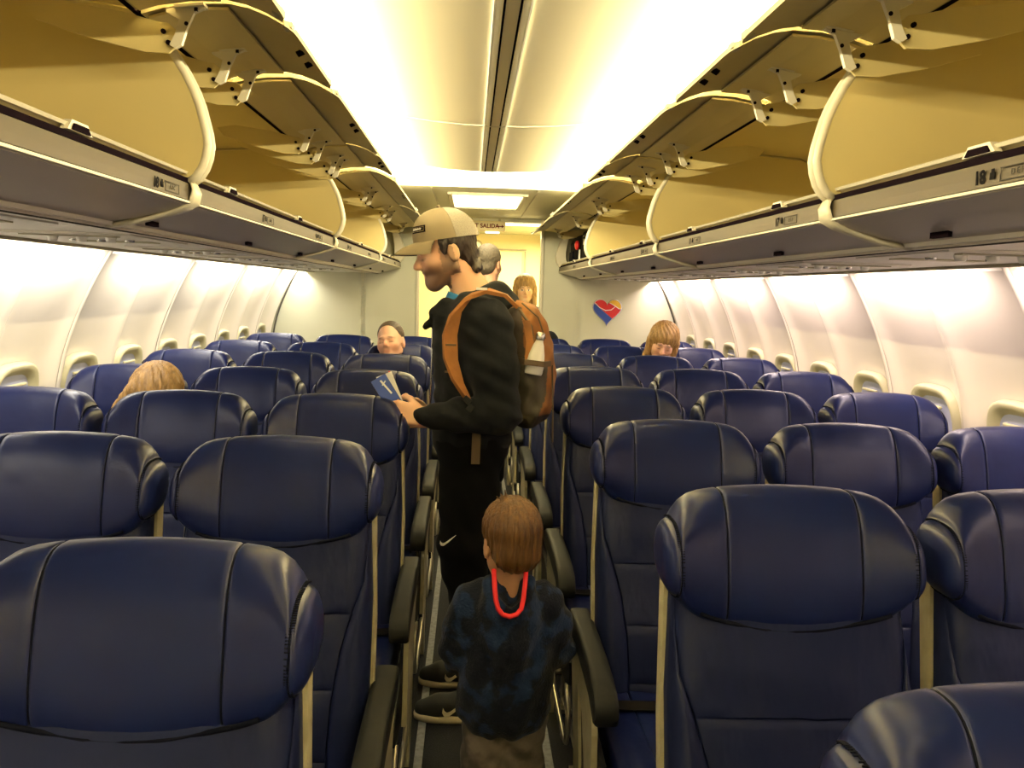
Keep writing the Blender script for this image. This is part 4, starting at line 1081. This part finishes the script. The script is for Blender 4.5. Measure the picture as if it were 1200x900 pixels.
def boy_hair():
    V = Vox((-.09,1.86,.76),(.17,2.14,1.02),.0032)
    def P(x,y,z): return BH+BR_@(A_(x,y,z)*.86)
    V.ell(P(0,.020,.050), A_(.086,.106,.096)*.86, BR_, .01); V.ell(P(0,.062,-.018), A_(.072,.054,.056)*.86, BR_, .02)
    V.ell(P(0,-.085,-.035), A_(.13,.075,.095)*.86, BR_, .012, True)
    for s in (-1,1): V.ell(P(s*.085,.004,-.014), A_(.022,.026,.042)*.86, BR_, .006, True)
    for q in range(26):
        a = random.uniform(0,2*PI); r = random.uniform(.0,.05); p = P(r*math.cos(a)-.01, .03+r*math.sin(a), .128-.6*r*r/.05)
        e = p+A_(random.uniform(-.016,.016), random.uniform(-.01,.01), random.uniform(.0,.008)); V.cap(p, e, .007,.003,.005)
    for dx,dz in ((-.022,.024),(-.030,.014),(-.008,.030)): V.cap(P(.02,.04,.130), P(.02,.04,.130)+A_(dx,0,dz), .0055,.0016,.004)
    V.plane(BH+A_(0,0,-.062), (0,.25,-1), .004)
    def fn(X,Y,Z):
        a = np.arctan2(X-BH[0]+.012, -(Y-BH[1])+.02); return (.0016*np.sin(a*34+Z*16)+.0012*np.sin(a*61-Z*30)+.0008*np.sin(a*110))
    V.fold(fn); rb(V.build('hair', M['brownhair'], boy))
boy_hair()
def boy_hoodie():
    V = Vox((-.20,1.82,.33),(.28,2.20,.80),.005)
    V.ell((.040,2.0,.615),(.125,.098,.14),None,.04); V.ell((.038,2.0,.50),(.125,.105,.14),None,.04); V.ell((.036,2.0,.42),(.122,.100,.09),None,.03)
    V.cap(bS[0]+A_(.03,0,.0), bS[1]-A_(.03,0,.0), .052,.052,.04)
    for S,E_,W_ in zip(bS,bE,bW): V.chain([(S,.050),((S+E_)/2,.049),(E_,.044)],.03); V.chain([(E_,.044),((E_+W_)/2,.040),(W_,.032)],.02)
    # hood lying down the back
    V.ell((.038,1.925,.680),(.070,.038,.085),None,.03); V.cap((-.008,1.945,.765),(.022,1.900,.62),.022,.022,.025); V.cap((.084,1.945,.765),(.054,1.900,.62),.022,.022,.025); V.ell((.038,1.905,.60),(.040,.026,.05),None,.03)
    V.cap((.040,2.0,.80),(.040,2.0,.69),.046,.050,.012,cut=True)
    V.ell((.037,1.918,.765),(.033,.034,.050),None,.008,True)
    V.plane((0,0,.355),(0,0,-1),.012); V.cap((.036,2.0,.33),(.036,2.0,.40),.085,.085,.01,cut=True,sc=(1,.8,1))
    V.fold(lambda X,Y,Z: .003*np.sin(X*70+Z*35)*np.sin(Z*60+Y*25)+.0022*np.sin(X*120-Z*40))
    return rb(V.build('fleece_hoodie', M['camo'], boy))
bh_ = boy_hoodie()
m = MB(); m.tube([(-.002,1.935,.803),(.0,1.908,.770),(.003,1.893,.742),(.009,1.885,.722),(.020,1.880,.710),(.037,1.878,.706),(.054,1.880,.711),(.065,1.885,.723),(.070,1.893,.745),(.074,1.908,.774),(.078,1.935,.808)], .0062, 8)
m.build('red_hood_trim', M['redtrim'], bh_, smooth=True)
def boy_pants():
    V = Vox((-.12,1.86,.05),(.19,2.14,.48),.005)
    V.ell((.036,2.0,.40),(.095,.078,.06),None,.03)
    for h_,a_ in zip(bH,bA): V.chain([(h_,.068),((h_+a_)/2,.058),(a_+A_(0,0,.03),.045)],.02)
    V.fold(lambda X,Y,Z: .004*np.sin(Z*70+X*40)*np.sin(X*60+Z*20)); rb(V.build('pants', M['boypant'], boy))
boy_pants()
for a_ in bA:
    V = Vox(a_-A_(.06,.07,.07), a_+A_(.06,.14,.06), .005); V.cap(a_+A_(0,-.02,-.03),a_+A_(0,.09,-.034),.034,.030,.02); V.plane((0,0,.004),(0,0,-1)); rb(V.build('shoe', M['shoe'], boy))

# ---- seated and far people: one builder
def seated(name, label, x, Y, hz, skin, hairmat, top, headR, hx=0, hy=-.10, hairfn=None, beard=None, brow=(.05,.03,.02), vox=.008, sc=1.0, eye=False, lean=0):
    """Y is the headrest plane of the seat; head centre at (x+hx, Y+hy, hz)"""
    p = tag(empty('person', (x, Y, 0)), label, 'person')
    H = A_(x+hx, Y+hy, hz); dz = 0
    def r_(o):
        if o.parent is p: o.matrix_parent_inverse = Matrix.Translation(-Vector(p.location))
        return o
    sh = A_(x+hx*.6, Y-.19, min(hz-.22,.98)); pel = A_(x, Y-.32, .56)
    V = Vox((x-.40,Y-1.0,0),(x+.40,Y+.12,hz+.20),vox)
    head_sdf(V, H, headR, sc)
    V.cap(H+headR@A_(0,.02,-.05), sh+A_(0,0,.03), .052,.060,.02)
    V.ell(sh+A_(0,0,-.10),(.155,.085,.13),None,.05); V.ell((sh+pel)/2,(.135,.09,.16),None,.05); V.ell(pel,(.155,.11,.09),None,.05)
    for s in (-1,1):
        S = sh+A_(s*.165,0,-.03); E_ = S+A_(s*.005,-.06,-.25); W_ = A_(x+s*.07,Y-.50,.60)
        V.chain([(S,.046),(E_,.038),(W_,.026)],.02); hand_sdf(V, W_, (-s*.5,-.8,-.1), (0,0,-1), (-s,0,0), .9, (.3,.4,.3), .05, .5)
        K = A_(x+s*.095,Y-.74,.54); F_ = A_(x+s*.10,Y-.66,.09)
        V.chain([(pel+A_(s*.085,0,0),.080),(K,.052)],.03); V.chain([(K,.052),(F_,.036)],.02); V.cap(F_+A_(0,.03,-.05),F_+A_(0,-.14,-.06),.030,.022,.02)
    r_(V.build('body', M['skin'], p, head_tint(H,headR,sc,skin,A_(*skin)*A_(.8,.5,.45),beard,brow,eye)))
    V = Vox((x-.42,Y-.78,.46),(x+.42,Y+.10,sh[2]+.14),.010)
    V.ell(sh+A_(0,0,-.10),(.185,.105,.15),None,.05); V.ell((sh+pel)/2,(.16,.115,.20),None,.05); V.ell(pel,(.17,.13,.08),None,.05); V.cap(sh+A_(-.12,0,-.03),sh+A_(.12,0,-.03),.06,.06,.05)
    for s in (-1,1):
        S = sh+A_(s*.165,0,-.03); E_ = S+A_(s*.005,-.06,-.25); W_ = A_(x+s*.07,Y-.50,.60); V.chain([(S,.064),(E_,.052),(W_,.038)],.03)
    V.cap(H*.2+sh*.8+A_(0,0,.03), sh+A_(0,0,.20), .062,.07,.01,cut=True)
    r_(V.build('shirt', top, p))
    V = Vox((x-.30,Y-.90,.06),(x+.30,Y-.10,.68),.010)
    V.ell(pel+A_(0,0,-.01),(.165,.12,.08),None,.04)
    for s in (-1,1):
        K = A_(x+s*.095,Y-.74,.54); F_ = A_(x+s*.10,Y-.66,.09); V.chain([(pel+A_(s*.085,0,-.01),.090),(K,.066)],.03); V.chain([(K,.066),(F_+A_(0,0,.03),.050)],.02)
    r_(V.build('trousers', M['trouser'], p))
    V = Vox(H-A_(.20,.20,.30), H+A_(.20,.20,.20), .005)
    hairfn(V, H, headR, sc); r_(V.build('hair', hairmat, p))
    return p
def short_hair(V, H, R, sc):
    P = lambda x,y,z: H+R@(A_(x,y,z)*sc)
    V.ell(P(0,.024,.050), A_(.083,.102,.092)*sc, R, .01); V.ell(P(0,.060,-.02), A_(.068,.055,.055)*sc, R, .02)
    V.ell(P(0,-.105,-.010), A_(.12,.10,.100)*sc, R, .01, True)
    for s in (-1,1): V.ell(P(s*.09,.004,-.02), A_(.03,.03,.045)*sc, R, .006, True)
    V.fold(lambda X,Y,Z: .002*np.sin(X*260)*np.sin(Y*200+Z*220))
def long_hair(V, H, R, sc):
    P = lambda x,y,z: H+R@(A_(x,y,z)*sc)
    V.ell(P(0,.020,.050), A_(.098,.112,.100)*sc, R, .01)
    V.cap(P(0,.055,0), P(0,.05,-.13), .078*sc, .070*sc, .03)
    for s in (-1,1): V.cap(P(s*.082,-.005,.02), P(s*.085,-.02,-.12), .026*sc, .022*sc, .02)
    V.ell(P(0,-.125,-.045), A_(.062,.085,.075)*sc, R, .012, True)
    def fn(X,Y,Z):
        a = np.arctan2(X-H[0], -(Y-H[1])); return .0030*np.sin(a*22+Z*40+2*np.sin(Z*30))+.0018*np.sin(a*47-Z*60)
    V.fold(fn)
M['shorthair'] = mat('short_dark_hair', (.045,.030,.018), .6, bump=[(120,.8,.004)], stretch=(1,1,.4))
def receding_hair(V, H, R, sc):
    P = lambda x,y,z: H+R@(A_(x,y,z)*sc)
    V.ell(P(0,.020,.052), A_(.0795,.096,.087)*sc, R, .01); V.ell(P(0,-.10,-.05), A_(.12,.10,.085)*sc, R, .01, True)
    for s in (-1,1): V.ell(P(s*.10,-.01,-.03), A_(.04,.06,.055)*sc, R, .01, True)
    V.ell(H+R@(A_(0,-.118,.022)*sc), A_(.088,.11,.090)*sc, R, .010, True)
M['greytop'] = mat('charcoal_shirt', (.04,.04,.045), .9, bump=[(12,.4,.01)])
M['navytop'] = mat('navy_shirt', (.02,.03,.06), .9, bump=[(12,.4,.01)])
seated('p', 'sleeping man with short dark hair, head tilted back above a left-side headrest', -.560, 5.03, 1.150, (.62,.36,.25), M['shorthair'], M['greytop'], rotm(-12,-10,-8), .012, -.135, receding_hair, vox=.006, brow=(.07,.04,.03))
seated('p', 'blond passenger leaning between the left window and middle seats, only hair showing', -1.32, 3.408, 1.020, (.60,.36,.24), M['blondhair'], M['navytop'], rotm(20,38,30), -.01, -.15, long_hair)
seated('p', 'blond woman with bowed head in a right-side seat near the bulkhead', 1.25, 5.514, 1.165, (.60,.34,.22), M['blondhair'], M['navytop'], rotm(-10,20,12), -.05, -.19, long_hair, vox=.007)
def standing(label, x, Y, hz, skin, hairmat, top, R, hairfn, facing, eye=False, sc=1.0, shw=.19):
    p = tag(empty('person', (x, Y, 0)), label, 'person'); H = A_(x, Y, hz)
    def r_(o):
        if o.parent is p: o.matrix_parent_inverse = Matrix.Translation(-Vector(p.location))
        return o
    F = rotm(facing); nk = H+F@A_(0,.035,-.15); T = lambda a,b,c: A_(x,Y+.0,0)+F@A_(a,b+.03,0)+A_(0,0,c)
    zs_ = hz/1.62
    V = Vox((x-.36,Y-.36,0),(x+.36,Y+.36,hz+.16),.007)
    head_sdf(V, H, R, sc); V.cap(H+R@A_(0,.025,-.05), nk, .052,.060,.02)
    joints = []
    for s in (-1,1):
        S = T(s*(shw-.025),0,1.36*zs_); E_ = T(s*(shw+.03),.01,1.08*zs_); W_ = T(s*shw,-.06,.86*zs_); joints.append((S,E_,W_))
        V.chain([(S,.046),(E_,.038),(W_,.026)],.02); hand_sdf(V, W_, (0,0,-1), -s*(F@A_(1,0,0)), F@A_(0,-1,0), .9, (.2,.4,.3), .05, .4)
        V.chain([(T(s*.085,0,.90*zs_),.085),(T(s*.09,0,.50*zs_),.055),(T(s*.095,0,.09),.036)],.03); V.cap(T(s*.095,.02,.035),T(s*.11,-.14,.028),.032,.024,.02)
    for z,rx,ry in ((1.30,.165,.10),(1.12,.14,.09),(.97,.16,.105)): V.ell(T(0,0,z*zs_), (rx,ry,.15) if abs(math.sin(math.radians(facing))) < .7 else (ry,rx,.15), None, .05)
    r_(V.build('body', M['skin'], p, head_tint(H,R,sc,skin,A_(*skin)*A_(.8,.5,.45),None,(.10,.07,.05),eye)))
    V = Vox((x-.36,Y-.36,.78),(x+.36,Y+.36,hz-.02),.009)
    for z,rx,ry in ((1.30,.19,.125),(1.12,.165,.115),(.95,.18,.125)): V.ell(T(0,0,z*zs_), (rx,ry,.17) if abs(math.sin(math.radians(facing))) < .7 else (ry,rx,.17), None, .05)
    V.cap(T(-.13,0,1.39*zs_),T(.13,0,1.39*zs_),.06,.06,.05)
    for S,E_,W_ in joints: V.chain([(S,.066),(E_,.056),(W_,.042)],.03)
    V.cap(nk,nk+A_(0,0,.12),.066,.07,.01,cut=True); V.cap(T(0,0,1.40*zs_)+A_(0,0,.02),nk,.085,.062,.02); V.cap(nk+A_(0,0,.005),nk+A_(0,0,.14),.058,.07,.01,cut=True)
    r_(V.build('jacket', top, p))
    V = Vox((x-.32,Y-.32,.05),(x+.32,Y+.32,1.02),.010)
    V.ell(T(0,0,.92*zs_),(.165,.12,.09) if abs(math.sin(math.radians(facing))) < .7 else (.12,.165,.09),None,.04)
    for s in (-1,1): V.chain([(T(s*.085,0,.90*zs_),.10),(T(s*.09,0,.50*zs_),.072),(T(s*.095,0,.10),.055)],.03)
    r_(V.build('trousers', M['trouser'], p))
    for s in (-1,1):
        c_ = T(s*.10,-.05,0); V = Vox(c_-A_(.22,.22,.02), c_+A_(.22,.22,.12), .008); V.cap(T(s*.095,.03,.04),T(s*.11,-.15,.034),.040,.034,.02); V.plane((0,0,.003),(0,0,-1)); r_(V.build('shoe', M['shoe'], p))
    V = Vox(H-A_(.17,.17,.28), H+A_(.17,.17,.18), .005); hairfn(V,H,R,sc); r_(V.build('hair', hairmat, p)); return p
standing('grey-haired man in dark jacket with his back turned, standing up the aisle', .053, 6.0, 1.665, (.55,.30,.18), M['greyhair'], M['hoodie'], rotm(152,4,0), short_hair, 180, sc=1.08)
standing('blond woman with fringe facing the camera in the doorway', .415, 7.45, 1.490, (.66,.42,.25), M['blondhair'], M['navytop'], rotm(0,0,0), long_hair, 0, True, 1.02, .16)
# dark garment over a far headrest on the right
V = Vox((.28,6.02,.98),(.72,6.60,1.24),.008); V.ell((.45,6.33,1.145),(.13,.09,.05),None,.03); V.ell((.36,6.30,1.10),(.07,.09,.08),None,.03); V.ell((.54,6.33,1.11),(.08,.08,.05),None,.03); V.fold(lambda X,Y,Z: .006*np.sin(X*60+Y*30))
tag(V.build('jacket', M['hoodie']), 'black jacket draped over a far right aisle headrest', 'jacket')
